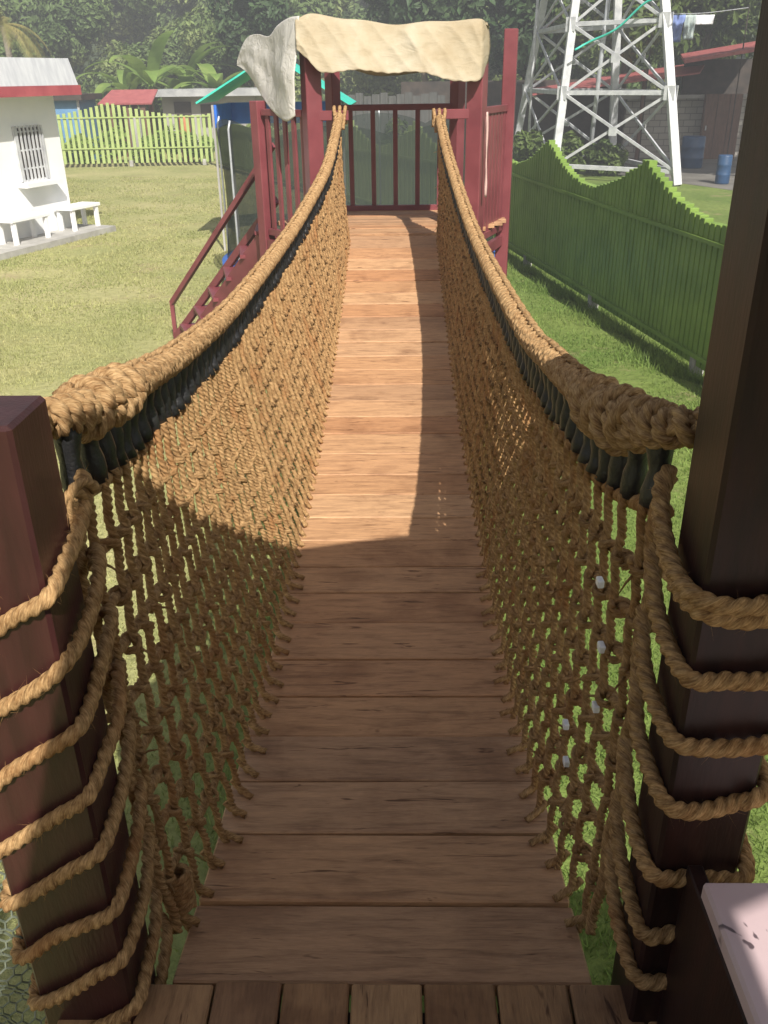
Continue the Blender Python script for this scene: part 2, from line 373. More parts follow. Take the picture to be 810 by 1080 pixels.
M, nt = newmat('grass_blade'); g = nt.nodes.new('ShaderNodeNewGeometry'); v = g.outputs['Position']
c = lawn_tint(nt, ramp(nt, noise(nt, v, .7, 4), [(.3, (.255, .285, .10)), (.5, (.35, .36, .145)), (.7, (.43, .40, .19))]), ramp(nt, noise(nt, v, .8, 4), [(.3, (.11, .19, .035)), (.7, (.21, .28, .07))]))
hv = nt.nodes.new('ShaderNodeHueSaturation'); nt.links.new(c, hv.inputs['Color']); mr = nt.nodes.new('ShaderNodeMapRange'); mr.inputs[3].default_value = .7; mr.inputs[4].default_value = 1.35
nt.links.new(g.outputs['Random Per Island'], mr.inputs[0]); nt.links.new(mr.outputs[0], hv.inputs['Value'])
d = nt.nodes.new('ShaderNodeBsdfPrincipled'); d.inputs['Roughness'].default_value = .6; d.inputs['Specular IOR Level'].default_value = .25; t = nt.nodes.new('ShaderNodeBsdfTranslucent'); ms = nt.nodes.new('ShaderNodeMixShader'); ms.inputs[0].default_value = .3
nt.links.new(hv.outputs[0], d.inputs['Base Color']); nt.links.new(hv.outputs[0], t.inputs[0]); nt.links.new(d.outputs[0], ms.inputs[1]); nt.links.new(t.outputs[0], ms.inputs[2])
oo = nt.nodes.new('ShaderNodeOutputMaterial'); nt.links.new(ms.outputs[0], oo.inputs[0]); MAT['blade'] = M
MAT['hill'] = simple('hillside', (.03, .05, .018), (.06, .085, .03), .2, .95, .3)
MAT['yard'] = simple('yard_concrete', (.10, .092, .08), (.17, .16, .14), 1.2, .9, .2)
MAT['leaf_far'] = leafmat('hillside_leaf', (.05, .09, .026), (.13, .19, .06), (.29, .32, .12), .22, .3)
MAT['leaf_tree'] = leafmat('tree_leaf', (.06, .10, .022), (.095, .14, .035), (.14, .19, .05), .9, .35)
MAT['leaf_dark'] = leafmat('dark_tree_leaf', (.028, .06, .022), (.045, .085, .03), (.07, .11, .04), .9, .3)
MAT['leaf_banana'] = leafmat('banana_leaf', (.15, .25, .05), (.2, .3, .07), (.27, .36, .10), 1.2, .4)
MAT['leaf_palm'] = leafmat('palm_leaf', (.20, .20, .06), (.28, .25, .08), (.34, .29, .11), 1.2, .35)

# ------------------------------------------------------------------ setting
def gridplane(name, x0, x1, y0, y1, nx, ny, zf, mat, label=None):
    X, Y = np.meshgrid(np.linspace(x0, x1, nx), np.linspace(y0, y1, ny), indexing='ij'); Z = zf(X, Y)
    mb = MB(); mb.grid(np.stack([X, Y, Z], -1)[:, ::1]); o = mb.build(name, mat, smooth=True)
    o.data.flip_normals() if o.data.polygons[0].normal.z < 0 else None
    return tag(o, kind='structure')
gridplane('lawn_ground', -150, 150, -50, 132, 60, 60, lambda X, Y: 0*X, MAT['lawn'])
def hillz(X, Y):
    d = np.clip(Y-62-X*.05, 0, None); return -.3+ .42*d*(1-np.exp(-d/30))+2.5*np.sin(X*.05)*np.clip(d/40, 0, 1)
gridplane('hill', -150, 150, 55, 132, 70, 40, hillz, MAT['hill'])
# concrete yard around the shed on the right
yd = MB(); yd.grid(np.array([[[6.2, 30.2, .004], [6.0, 37, .004]], [[9.0, 24.2, .004], [16, 37, .004]], [[16, 24., .004], [18, 37, .004]]])); o = yd.build('yard_paving', MAT['yard']); tag(o, kind='structure')
if o.data.polygons[0].normal.z < 0: o.data.flip_normals()

# grass: short blades around the bridge
def grass():
    def field(n, x0, x1, y0, y1, h0, h1, w):
        P = np.stack([RNG.uniform(x0, x1, n), RNG.uniform(y0, y1, n), np.zeros(n)], 1)
        a = RNG.uniform(0, 2*pi, n); h = RNG.uniform(h0, h1, n)*(.6+.5*np.sin(P[:, 0]*1.7+np.sin(P[:, 1]*1.3))**2)
        d = np.stack([np.cos(a), np.sin(a), 0*a], 1)*w
        b = RNG.uniform(0, 2*pi, n); lean = np.stack([np.cos(b), np.sin(b), 0*b], 1)*(h*RNG.uniform(.2, 1.0, n))[:, None]
        pat = np.sin(P[:, 0]*2.3+1.7*np.sin(P[:, 1]*1.1))+np.sin(P[:, 1]*2.9+1.3*np.sin(P[:, 0]*1.9))+RNG.normal(0, .5, n)
        keep = pat > -1.15; P = P[keep]; d = d[keep]; h = h[keep]; lean = lean[keep]
        tip = P+lean+np.stack([0*h, 0*h, h], 1)
        return np.stack([P-d, P+d, tip], 1).reshape(-1, 3)
    V = np.concatenate([field(85000, -3.2, 3.6, 1.2, 6., .02, .05, .0035), field(90000, -6.5, 3.6, 6, 11.5, .02, .045, .005), field(70000, -9, 3., 11.5, 18, .02, .045, .008), field(40000, -11, 2.5, 18, 30, .02, .05, .012)])
    t_ = RNG.uniform(0, 1, 9000); W = field(9000, -1, 1, -1, 1, .05, .16, .006)
    mb = MB(); k = len(W)//3; W = W.reshape(k, 3, 3); c0 = W[:, 0].copy(); tt = RNG.uniform(0, 1, k)**1.0; tgt = np.stack([3.30+(1.83-3.30)*tt+RNG.normal(-.05, .10, k)*(1+np.sin(tt*31)), 7.+(16.-7.)*tt, 0*tt], 1)
    W = W-c0[:, None]*np.array([1, 1, 0])+tgt[:, None]; V = np.concatenate([V, W.reshape(-1, 3)])
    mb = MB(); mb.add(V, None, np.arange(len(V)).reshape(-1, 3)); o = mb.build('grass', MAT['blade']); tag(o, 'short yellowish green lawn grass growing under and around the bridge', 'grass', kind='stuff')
grass()

# ------------------------------------------------------------------ bridge curves
Y0, Y1 = 1.12, 7.9
def floor_z(y): return np.interp(y, FY, FZ)
_k = np.polyfit([1.03, 2.0, 3.1, 4.1, 5.1, 6.83, 7.9], [1.25, 1.10, 1.035, 1.05, 1.125, 1.36, 1.57], 4)
FY = np.linspace(.8, 8.1, 200); FZ = np.polyval(_k, FY)
_rp = {1: np.array([[1.18, .60, 2.335], [1.197, .55, 2.337], [1.215, .485, 2.336], [1.26, .442, 2.318], [1.507, .430, 2.243], [2.02, .442, 2.15], [2.447, .455, 2.085], [2.78, .463, 2.035], [3.556, .476, 1.986], [4.628, .476, 1.972], [5.47, .458, 2.028], [6.38, .43, 2.16], [7.13, .40, 2.319], [7.93, .382, 2.505], [8.1, .382, 2.55]])}
_yl = np.array([1.18, 1.197, 1.215, 1.26, 1.36, 1.87, 2.49, 3.52, 4.98, 5.7, 6.6, 7.27, 7.9, 8.1]); _t = (_yl-1.15)/6.75
_rp[-1] = np.stack([_yl, [.62, .57, .51, .480, .477, .53, .57, .605, .58, .535, .465, .443, .43, .43], 2.37+.16*_t-1.9*_t*(1-_t)], 1)
_rs = {k: smooth_path(v, 12) for k, v in _rp.items()}
def rail_z(y, s): return np.interp(y, _rs[s][:, 0], _rs[s][:, 2])
def rail_x(y, s): return np.interp(y, _rs[s][:, 0], _rs[s][:, 1])
def bot_x(y): return np.interp(y, [1.1, 1.25, 1.6, 8.], [.445, .43, .385, .385])
def net_pt(s, y, w):
    """w 0 at the head rope, 1 at the deck"""
    zt = rail_z(y, s)-.125; zb = floor_z(y)+.01
    xt = rail_x(y, s); xb = bot_x(y)
    x = xt+(xb-xt)*w**1.15+.010*np.sin(pi*w)
    return np.stack([s*x, y+0*x, zt+(zb-zt)*w], -1)

bridge = thing('rope_bridge', 'sagging playground bridge of wooden planks between knotted brown rope nets', 'rope bridge', (0, 4.5, 0))
# planks
y = 1.118; i = 0; plank_ys = []
while y < 7.86:
    w = random.uniform(.205, .25) if y < 7.6 else 7.885-y
    if 7.885-(y+w) < .09: w = 7.885-y
    yc = y+w/2; sl = (floor_z(yc+.05)-floor_z(yc-.05))/.1; a = math.atan(sl)+random.uniform(-.008, .008)
    hw = .405+random.uniform(-.008, .008); rz = random.uniform(-.004, .004)
    rot = np.array([[cos(rz), -sin(rz), 0], [sin(rz), cos(rz), 0], [0, 0, 1]])@np.array([[1, 0, 0], [0, cos(a), -sin(a)], [0, sin(a), cos(a)]])
    mb = MB(); mb.box((0, 0, 0), (2*hw, w/cos(a)-random.uniform(.006, .012), .034), rot, .004)
    o = mb.build('plank', MAT['plank']); o.location = (random.uniform(-.006, .006), yc, floor_z(yc)-.017+random.uniform(-.004, .004))
    o.parent = bridge; o.matrix_parent_inverse = Matrix.Translation(bridge.location).inverted()
    plank_ys.append(yc); y += w
# nets and rails
cols = np.arange(1.275, 7.8, .090)
LROWS = 9
for s in (-1, 1):
    # ---- hand rail: straight core wound by a spiral rope
    ys = np.concatenate([np.linspace(1.195, 1.3, 14)[:-1], np.linspace(1.3, 7.86, 160)]); core = np.stack([s*rail_x(ys, s), ys, rail_z(ys, s)], -1)
    mb = MB(); mb.rope(core, .018, 12, .015)
    rail = mb.build('handrail', MAT['rope'], bridge, True)
    C_ = resample(core, .0045); T, N, B = frames(C_); L = np.arange(len(C_))*.0045
    fat = .5*(1+np.tanh((C_[:, 1]-1.30)/.07))*.5*(1-np.tanh((C_[:, 1]-1.80)/.10))   # thick knotted stretch near the posts
    fat = fat+0*C_[:, 1]
    fat = fat*(1. if s > 0 else .6)
    pit = .0275+.009*fat; phs = np.cumsum(.0045*2*pi/pit)
    rr = .0255+.005*fat-.008*np.exp(-((C_[:, 1]-1.12)/.10)**2)+.0015*np.sin(L*37+s)
    jit = .0025*np.sin(phs*.5+s)+.006*fat*np.sin(phs*.37)
    H = C_+(rr+jit)[:, None]*(np.cos(phs)[:, None]*N+np.sin(phs)[:, None]*B)
    hr = .0122+.0045*fat
    mb = MB(); Hs = H
    # the winding itself
    d = np.linalg.norm(np.diff(Hs, axis=0), axis=1); LL = np.concatenate([[0], np.cumsum(d)]); tt = np.arange(0, LL[-1], .0105)
    Hs = np.stack([np.interp(tt, LL, Hs[:, k]) for k in range(3)], 1); hr = np.interp(tt, LL, hr)
    near = int(np.searchsorted(Hs[:, 1], 3.3))
    mb.rope(Hs[:near], hr[:near], 12, .008, .060, hairs=9)
    mb.tube(resample(Hs[near-1:], .012), float(hr[near:].mean()), 7)
    mb.build('winding', MAT['rope'], rail, True)
    # crossing hitch line riding on top of the winding
    yy = np.linspace(1.32, 7.8, 900); cc = np.stack([s*(rail_x(yy, s)), yy, rail_z(yy, s)], -1)
    ft = np.interp(yy, C_[:, 1], rr); ang = 2.2+.40*np.sin(yy*2*pi/.068)
    off = np.stack([-s*np.cos(ang), 0*ang, np.sin(ang)], -1)
    mb = MB(); mb.rope(cc+off*(ft+.013)[:, None], .0085, 9, .010, .05, hairs=2.); mb.build('hitch_line', MAT['rope'], rail, True)
    # extra thick loops near the post
    mb = MB()
    for k in range(4):
        yk = 1.36+k*.095+random.uniform(-.015, .015); c0 = np.array([s*rail_x(yk, s), yk, rail_z(yk, s)]); tilt = random.uniform(.5, .95)*random.choice((-1, 1))
        th = np.linspace(0, 2*pi, 40); R_ = (.043 if s > 0 else .038)+random.uniform(-.003, .004)
        P = np.stack([np.cos(th)*R_, np.sin(th)*R_*tilt*.5, np.sin(th)*R_], -1)+c0; mb.rope(P, .0155, 12, .008, .07, hairs=30)
    mb.build('knot_loop', MAT['rope'], rail, True)
    # rope end looped over the far cross rail
    ye = 7.86; c0 = np.array([s*rail_x(ye, s), ye, float(rail_z(ye, s))]); mb = MB()
    for dx in (-.045, 0, .045):
        P = np.array([c0+(dx*.6, -.05, -.10), c0+(dx*.8, .0, -.02), c0+(dx, .03, .045), c0+(dx, .09, .055), c0+(dx, .125, .0), c0+(dx, .11, -.07)]); mb.rope(smooth_path(P, 8), .016, 9, .012, .08)
    mb.build('end_loop', MAT['rope'], rail, True)
    # ---- the net
    net = bpy.data.objects.new('side_net', None); COL.objects.link(net); net.parent = bridge; net.matrix_parent_inverse = Matrix.Translation(bridge.location).inverted()
    net.location = (s*.5, 4.5, 1.4)
    wrows = [.02+.96*(k/(LROWS))**1.0 for k in range(LROWS)]
    ny = 170; yk = np.linspace(1.24, 7.84, ny)
    for k, w in enumerate(wrows):
        ww = w+.007*np.sin(yk*4.1+k*1.7)+.002*np.sin(yk*17+k)
        P = net_pt(s, yk, np.clip(ww, 0, 1)); P[:, 0] += s*.007
        sp = int(np.searchsorted(yk, 3.4)); mb = MB()
        mb.rope(P[:sp+1], .0108 if k else .0150, 12, .008, .052, ph=k, hairs=40); mb.rope(P[sp:], .0106 if k else .0145, 9, .010, .068, ph=k)
        mb.build('lengthwise_rope', MAT['rope_net'], net, True)
    kn = MB(); ends = MB()
    for ci, yc in enumerate(cols):
        nearq = yc < 3.2
        w = np.linspace(0, 1, 40); yv = yc+.0035*np.sin(w*LROWS*pi+ci*pi)+.005*sin(ci*1.9)+.004*np.sin(w*3+ci*.7)
        P = net_pt(s, yv, w); P[:, 0] -= s*.009*(1+.3*np.sin(w*LROWS*2*pi))
        P = np.concatenate([P, [P[-1]+np.array([-s*.012, 0, -.03])]])
        mb = MB(); mb.rope(P, float(np.interp(yc, [1.6, 2.2, 3.0, 4.2], [.0092, .0098, .0108, .0122] if s < 0 else [.0090, .0094, .0100, .0108])), 12 if nearq else 9, .008 if nearq else .010, .046 if nearq else .066, ph=ci, hairs=40 if nearq else (5 if yc < 5 else 0))
        mb.build('upright_rope', MAT['rope_net'], net, True)
        for wi in wrows[1:]:
            # half-hitch round each crossing
            c0 = net_pt(s, np.array(yc), np.array(wi))+RNG.normal(0, .002, 3); ax = random.choice((-1, 1))*random.uniform(.25, .6)
            k_ = 1. if nearq else 1.08
            th = np.linspace(0, 2*2*pi, 30 if nearq else 14); t0 = random.uniform(0, 6)
            loc = np.stack([np.cos(th+t0)*.0180*k_, np.sin(th+t0)*.0130*k_, (th/th[-1]-.5)*.012+np.sin(th+t0)*ax*.020], -1)
            kn.rope(c0+loc, .0056 if nearq else .0062, 8 if nearq else 6, .007 if nearq else .013, .04, hairs=60 if nearq else 0)
            if random.random() < (.22 if nearq else .4):   # loose yarn tuft
                dirn = np.array([-s*random.uniform(.5, 1), random.uniform(-1, 1), random.uniform(-.8, .6)]); dirn /= np.linalg.norm(dirn)
                kn.tube(np.array([c0+dirn*.015, c0+dirn*.035+(0, 0, -.004), c0+dirn*random.uniform(.045, .06)+(0, 0, -.014)]), [.003, .0022, .001], 5)
        # taped strap between the hand rail and the head rope
        zt = rail_z(yc, s); a0 = np.array([s*rail_x(yc, s), yc, zt-.012]); b0 = net_pt(s, np.array(yc), np.array(0.0))+np.array([0, .012*sin(ci), -.008])
        mb = MB(); tt = np.linspace(0, 1, 7)[:, None]; PP = a0+(b0-a0)*tt+np.array([s*.006, 0, 0])*np.sin(tt*pi)
        mb.tube(PP, .0195+.003*np.sin(np.linspace(0, 3*pi, 7)+ci), 10); mb.build('taped_strap', MAT['tape'], rail, True)
        # rope tail poking out over the plank end
        zb = floor_z(yc); b1 = np.array([s*bot_x(yc), yc, zb+.004])
        L_ = random.uniform(.034, .055) if yc < 3 else random.uniform(.012, .022); dy_ = random.uniform(-.026, -.004); P = np.array([b1+(s*.012, .004, .040), b1+(s*.002, 0, .026), b1+(-s*L_*.5, dy_*.5, .015), b1+(-s*L_, dy_, .006)])
        P[:, 2] = np.maximum(P[:, 2], floor_z(P[:, 1])-.018); ends.rope(smooth_path(P, 6), .0095, 9, .010, .06, hairs=60 if nearq else 10)
    tag(kn.build('knot', MAT['rope_net'], net, True), kind='stuff')
    tag(ends.build('rope_tail', MAT['rope_net'], net, True), kind='stuff')
    # ---- lashing ropes round the near post
    px, pyn, pyf, pw = .452, 1.035, 1.165, (.135 if s > 0 else .170)
    if s < 0: rows = [(2.165, .0), (2.04, .0), (1.925, 0), (1.80, 0), (1.68, 0), (1.55, 0), (1.42, 0), (1.29, 0), (1.16, 0)]
    else: rows = [(2.138, 0), (2.028, 0), (1.91, 0), (1.79, 0), (1.637, 0), (1.50, 0), (1.39, 0)]
    for k, (z, _) in enumerate(rows):
        R_ = .0126 if s < 0 else .0142; o_ = R_+.002
        if s < 0:
            P = [(-.462, 1.262, z+.078), (-.446, 1.235, z+.070), (-.452+o_*.9, pyf, z+.044), (-.452+o_, pyn+.05, z+.018), (-.458+o_*.7, pyn-o_*.7, z+.002), (-.50, pyn-o_, z-.030), (-.55, pyn-o_, z-.066), (-px-pw+.01, pyn-o_, z-.112), (-px-pw-o_, pyn+.02, z-.122), (-px-pw-o_, pyf, z-.08), (-px-pw+.03, pyf+o_, z-.03), (-px-.03, pyf+o_*1.2, z+.05)]
        else:
            P = [(.458, 1.262, z+.098), (.441, 1.235, z+.080), (.452-o_*1.2, pyf+.005, z+.035), (.452-o_, pyn+.06, z+.004), (.460-o_*.7, pyn-o_*.6, z-.006), (.50, pyn-o_, z-.004), (.55, pyn-o_, z), (px+pw-.01, pyn-o_, z+.004), (px+pw+o_, pyn+.02, z+.01), (px+pw+o_, pyf, z+.02), (px+pw-.03, pyf+o_, z+.05), (px+.03, pyf+o_*1.2, z+.10)]
        P = np.array(P)+RNG.normal(0, .0025, (len(P), 3))
        mb = MB(); mb.rope(smooth_path(P, 7), R_, 15, .006, .066, ph=k*2, hairs=160)
        if s > 0 and k == 0: mb.rope(smooth_path(P+np.array([-.004, 0, .030])*np.linspace(.4, 1, len(P))[:, None], 7), R_, 15, .007, .075, ph=1, hairs=70)
        mb.build('lashing_rope', MAT['rope_net'], net, True)
    # edge rope that the lashings hook behind
    w = np.linspace(0, 1, 40); P = net_pt(s, np.full(40, 1.245)+.008*np.sin(w*28), w); P[:, 0] -= s*.004
    mb = MB(); mb.rope(P, .0115, 15, .008, .06, hairs=90); mb.build('edge_rope', MAT['rope_net'], net, True)
    if s < 0:
        a = net_pt(s, np.array(1.30), np.array(.93)); th = np.linspace(0, 7*2*pi, 150)
        mb = MB(); mb.rope(a+np.stack([np.cos(th)*.026, np.sin(th)*.026, np.linspace(-.05, .05, 150)], -1), .0085, 9, .009, .05, hairs=30); mb.build('coiled_knot', MAT['rope_net'], net, True)
        # the first rope is bound round with thinner cord
        mb = MB(); th = np.linspace(0, 11*2*pi, 220); t = np.linspace(0, 1, 220)[:, None]
        base = np.array([-.44, 1.20, 2.235])*(1-t)+np.array([-.54, 1.015, 2.135])*t
        mb.rope(base+np.stack([0*th+np.cos(th)*.010, np.cos(th)*.022, np.sin(th)*.026], -1), .0085, 9, .009, .05, hairs=60); mb.build('cord_binding', MAT['rope_net'], net, True)
    else:
        for (yy_, w_) in ((1.42, .20), (1.37, .33), (1.36, .47), (1.52, .62), (1.48, .70)):
            a = net_pt(s, np.array(yy_), np.array(w_)); mb = MB(); mb.box(a+np.array([-.022, 0, 0]), (.012, .022, .016), None, .002); mb.build('cable_tie', MAT['tie'], net)

# ------------------------------------------------------------------ near tower
near = thing('play_tower', 'shaded maroon wooden tower at the near end with rope lashed around its two posts', 'play tower', (0, .4, 0))
def post(par, x0, x1, y0, y1, z0, z1, mat, name='post', bev=.006):
    mb = MB(); mb.box(((x0+x1)/2, (y0+y1)/2, (z0+z1)/2), (x1-x0, y1-y0, z1-z0), None, bev); return mb.build(name, mat, par)
post(near, -.622, -.452, 1.035, 1.165, 0, 2.41, MAT['maroon_half_shade'])
post(near, .452, .587, 1.035, 1.165, 0, 2.96, MAT['maroon_shade'])
post(near, -.587, -.452, -1.1, -.965, 0, 3.28, MAT['maroon_shade'])
post(near, .88, 1.0, -1.3, -1.165, 0, 3.28, MAT['maroon_shade'])
mb = MB(); mb.tube(np.array([[.52, 1.06, 2.9], [.52, 1.0, 3.1], [.53, .93, 3.297]]), .014, 8); mb.build('canopy_pole', MAT['galv'], near, True)
x = -.60
while x < 1.27:  # boards right of the bench are unseen, added to shade the ground
    w = random.uniform(.128, .142); mb = MB(); mb.box((0, 0, 0), (w-.005, 2.1, .036), None, .004)
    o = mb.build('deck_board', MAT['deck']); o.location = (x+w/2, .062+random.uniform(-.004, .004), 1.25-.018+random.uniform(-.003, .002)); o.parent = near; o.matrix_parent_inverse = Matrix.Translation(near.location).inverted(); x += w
mb = MB(); mb.box((0, 1.05, 1.14), (.89, .06, .14), None, .004); mb.build('joist', MAT['maroon_shade'], near)
mb = MB()
for k in range(12): mb.box((-.52+k*.125, -1.12, 2.22), (.119, .03, 1.92), None, .003)
mb.build('back_wall', MAT['maroon_shade'], near)  # unseen wall added behind the camera to block sky light and reflections
# bench on the right with a faded pink seat
bn = bpy.data.objects.new('bench', None); COL.objects.link(bn); bn.parent = near; bn.matrix_parent_inverse = Matrix.Translation(near.location).inverted(); bn.location = (.7, .2, 1.25)
mb = MB(); mb.box((.72, .23, 1.683), (.45, 1.455, .034), None, .005); mb.build('seat', MAT['bench_pink'], bn)
mb = MB(); mb.box((.507, .255, 1.45), (.026, 1.53, .43), None, .003); mb.build('side_panel', MAT['maroon_shade'], bn)
# unseen tarpaulin roof over the near tower, outline shaped to cast the foreground shade
poly = [(1.6, 1.15), (1.074, 1.08), (.70, .99), (.332, .895), (.077, .649), (-.11, .41), (-.16, .25), (-.12, .1), (-.06, -.25), (-.06, -.7), (-.2, -2.6), (1.02, -2.6), (1.02, -.75), (1.15, -.69), (1.45, -.4), (1.6, .3)]
V = []; n = len(poly)
for dz in (0, .006):
    V += [(a, b, 3.3+dz) for a, b in poly]
me = bpy.data.meshes.new('shade_canopy'); me.from_pydata(V, [], [list(range(n))[::-1], list(range(n, 2*n))]+[[i, (i+1) % n, n+(i+1) % n, n+i] for i in range(n)]); me.materials.append(MAT['tarp'])
o = bpy.data.objects.new('shade_canopy', me); COL.objects.link(o); o.parent = near; o.matrix_parent_inverse = Matrix.Translation(near.location).inverted()
# hexagonal wire mesh guard on the left of the near tower
mb = MB(); S = .0125
for r in range(0, 86):
    for c_ in range(0, 30):
        cx = -.635-c_*S*1.7320508-(S*.866 if r % 2 else 0); cz = 1.72-r*S*1.5
        p0 = (cx, cz+S); p1 = (cx+S*.866, cz+S*.5); p2 = (cx+S*.866, cz-S*.5); p3 = (cx-S*.866, cz+S*.5)
        for a, b in ((p0, p1), (p1, p2), (p0, p3)):
            f = lambda q: (q[0], 1.08+.02*sin(q[0]*22)*cos(q[1]*17)+.008*sin(q[1]*60+q[0]*50), q[1]+.004*sin(q[0]*40))
            A_ = np.array(f(a)); B_ = np.array(f(b)); mb.beam(A_, B_, .0028, .0028, (0, 1, 0))
mb.build('wire_mesh', MAT['wire'], near)

# ------------------------------------------------------------------ far tower
far = thing('play_tower', 'sunlit maroon wooden tower with railings and stairs at the far end of the bridge', 'play tower', (0, 8.6, 0))
FZ0 = 1.58
def rpost(p, z0, z1, size, ang, par=far, mat=None, name='post'):
    mb = MB(); a = radians(ang); mb.box((p[0], p[1], (z0+z1)/2), (size, size, z1-z0), np.array([[cos(a), -sin(a), 0], [sin(a), cos(a), 0], [0, 0, 1]]), .006); return mb.build(name, mat or MAT['maroon'], par)
FL = (-.66, 7.95); FR = (.69, 7.95); ML = (-1.19, 8.55); MR = (1.05, 8.85); RL = (-.58, 9.38); RR = (.62, 9.38)
rpost(FL, 0, 3.05, .135, 24); rpost(FR, 0, 2.98, .135, -24)
rpost(ML, 0, 2.62, .11, 45); rpost(MR, 0, 3.16, .12, -10); rpost(RL, 0, 3.0, .11, 45); rpost(RR, 0, 3.0, .11, -45)
for a, b in (((-.60, 7.93), (-.36, 7.93)), ((.36, 7.93), (.63, 7.93))):
    mb = MB(); mb.beam((*a, 2.515), (*b, 2.515), .05, .075, bev=.004); mb.build('cross_rail', MAT['maroon'], far)
# roof beams under the tarpaulin
for a, b in ((FL, FR), (RL, RR)):
    mb = MB(); mb.beam((*a, 2.94), (*b, 2.94), .05, .09); mb.build('roof_beam', MAT['maroon_shade'], far)
def railing(a, b, z0, z1, n, inset=.07, name='railing', solid=False, barw=.045):
    r = bpy.data.objects.new(name, None); COL.objects.link(r); r.parent = far; r.matrix_parent_inverse = Matrix.Translation(far.location).inverted(); r.location = ((a[0]+b[0])/2, (a[1]+b[1])/2, z0)
    a = np.array([*a, 0.]); b = np.array([*b, 0.]); d = (b-a)/np.linalg.norm(b-a); a2 = a+d*inset; b2 = b-d*inset
    for z, h in ((z1, .055), (z0, .06)):
        mb = MB(); mb.beam(a2+(0, 0, z), b2+(0, 0, z), .05, h, bev=.003); mb.build('rail', MAT['maroon'], r)
    for k in range(n):
        p = a2+(b2-a2)*((k+.5)/n); mb = MB(); mb.beam(p+(0, 0, z0+.03), p+(0, 0, z1-.0275), .022, barw, (d[0], d[1], 0), .002) if not solid else None
        mb.build('bar', MAT['maroon'], r)
railing(RL, RR, 1.60, 2.53, 5, .055)
railing(FL, ML, 1.52, 2.53, 5, .075, barw=.05)
railing(FR, MR, 1.50, 2.53, 8, .075, barw=.082)
# deck of the far tower
x0 = 7.9
k = 0
while x0 < 9.3:
    w = random.uniform(.14, .16); yc = x0+w/2
    hw = np.interp(yc, [7.9, 8.7, 9.4], [.62, 1.10, .60]); mb = MB(); mb.box((0, 0, 0), (2*hw, w-.005, .036), None, .004); o = mb.build('deck_board', MAT['plank']); o.location = (-.02, yc, FZ0-.018+random.uniform(-.002, .002)); o.parent = far; o.matrix_parent_inverse = Matrix.Translation(far.location).inverted(); x0 += w
mb = MB(); mb.beam((FL[0]+.05, 7.93, 1.49), (FR[0]-.05, 7.93, 1.49), .05, .13); mb.build('joist', MAT['maroon'], far)
mb = MB(); mb.beam((FR[0]+.06, 8.03, 1.37), (MR[0]-.03, MR[1]-.06, 1.37), .05, .09); mb.build('joist', MAT['maroon'], far)
mb = MB(); mb.beam((FL[0]-.06, 8.03, 1.40), (ML[0]+.03, ML[1]-.06, 1.40), .05, .10); mb.build('joist', MAT['maroon'], far)
# stairs
st = bpy.data.objects.new('staircase', None); COL.objects.link(st); st.parent = far; st.matrix_parent_inverse = Matrix.Translation(far.location).inverted(); st.location = (-1.8, 9.4, 0)
A0 = np.array([-1.16, 9.15, 0.]); A1 = np.array([-2.62, 10.35, 0.]); C0 = np.array([-1.13, 8.62, 0.]); C1 = np.array([-2.35, 9.75, 0.])
up = np.array([0, 0, 1.])
mb = MB(); mb.beam(A0+up*1.72, A1+up*.03, .05, .075); mb.build('stringer', MAT['maroon'], st)
mb = MB(); mb.beam(A0+up*2.22, A1+up*.44, .05, .055); mb.beam(A1+up*0, A1+up*.455, .045, .045); mb.build('handrail', MAT['maroon'], st)
mb = MB(); mb.beam(C0+up*1.50, C1+up*.02, .05, .24); mb.build('stringer', MAT['maroon'], st)
for k in range(6):
    t = (k+.6)/6.4; a = A0+(A1-A0)*t+up*(1.6*(1-t)+.02); b = C0+(C1-C0)*t+up*(1.6*(1-t)+.02)
    b[2] = a[2]; d = (A1-A0); d = d/np.linalg.norm(d); mb = MB(); mb.beam(a, b, .17, .035); mb.build('tread', MAT['maroon'], st)
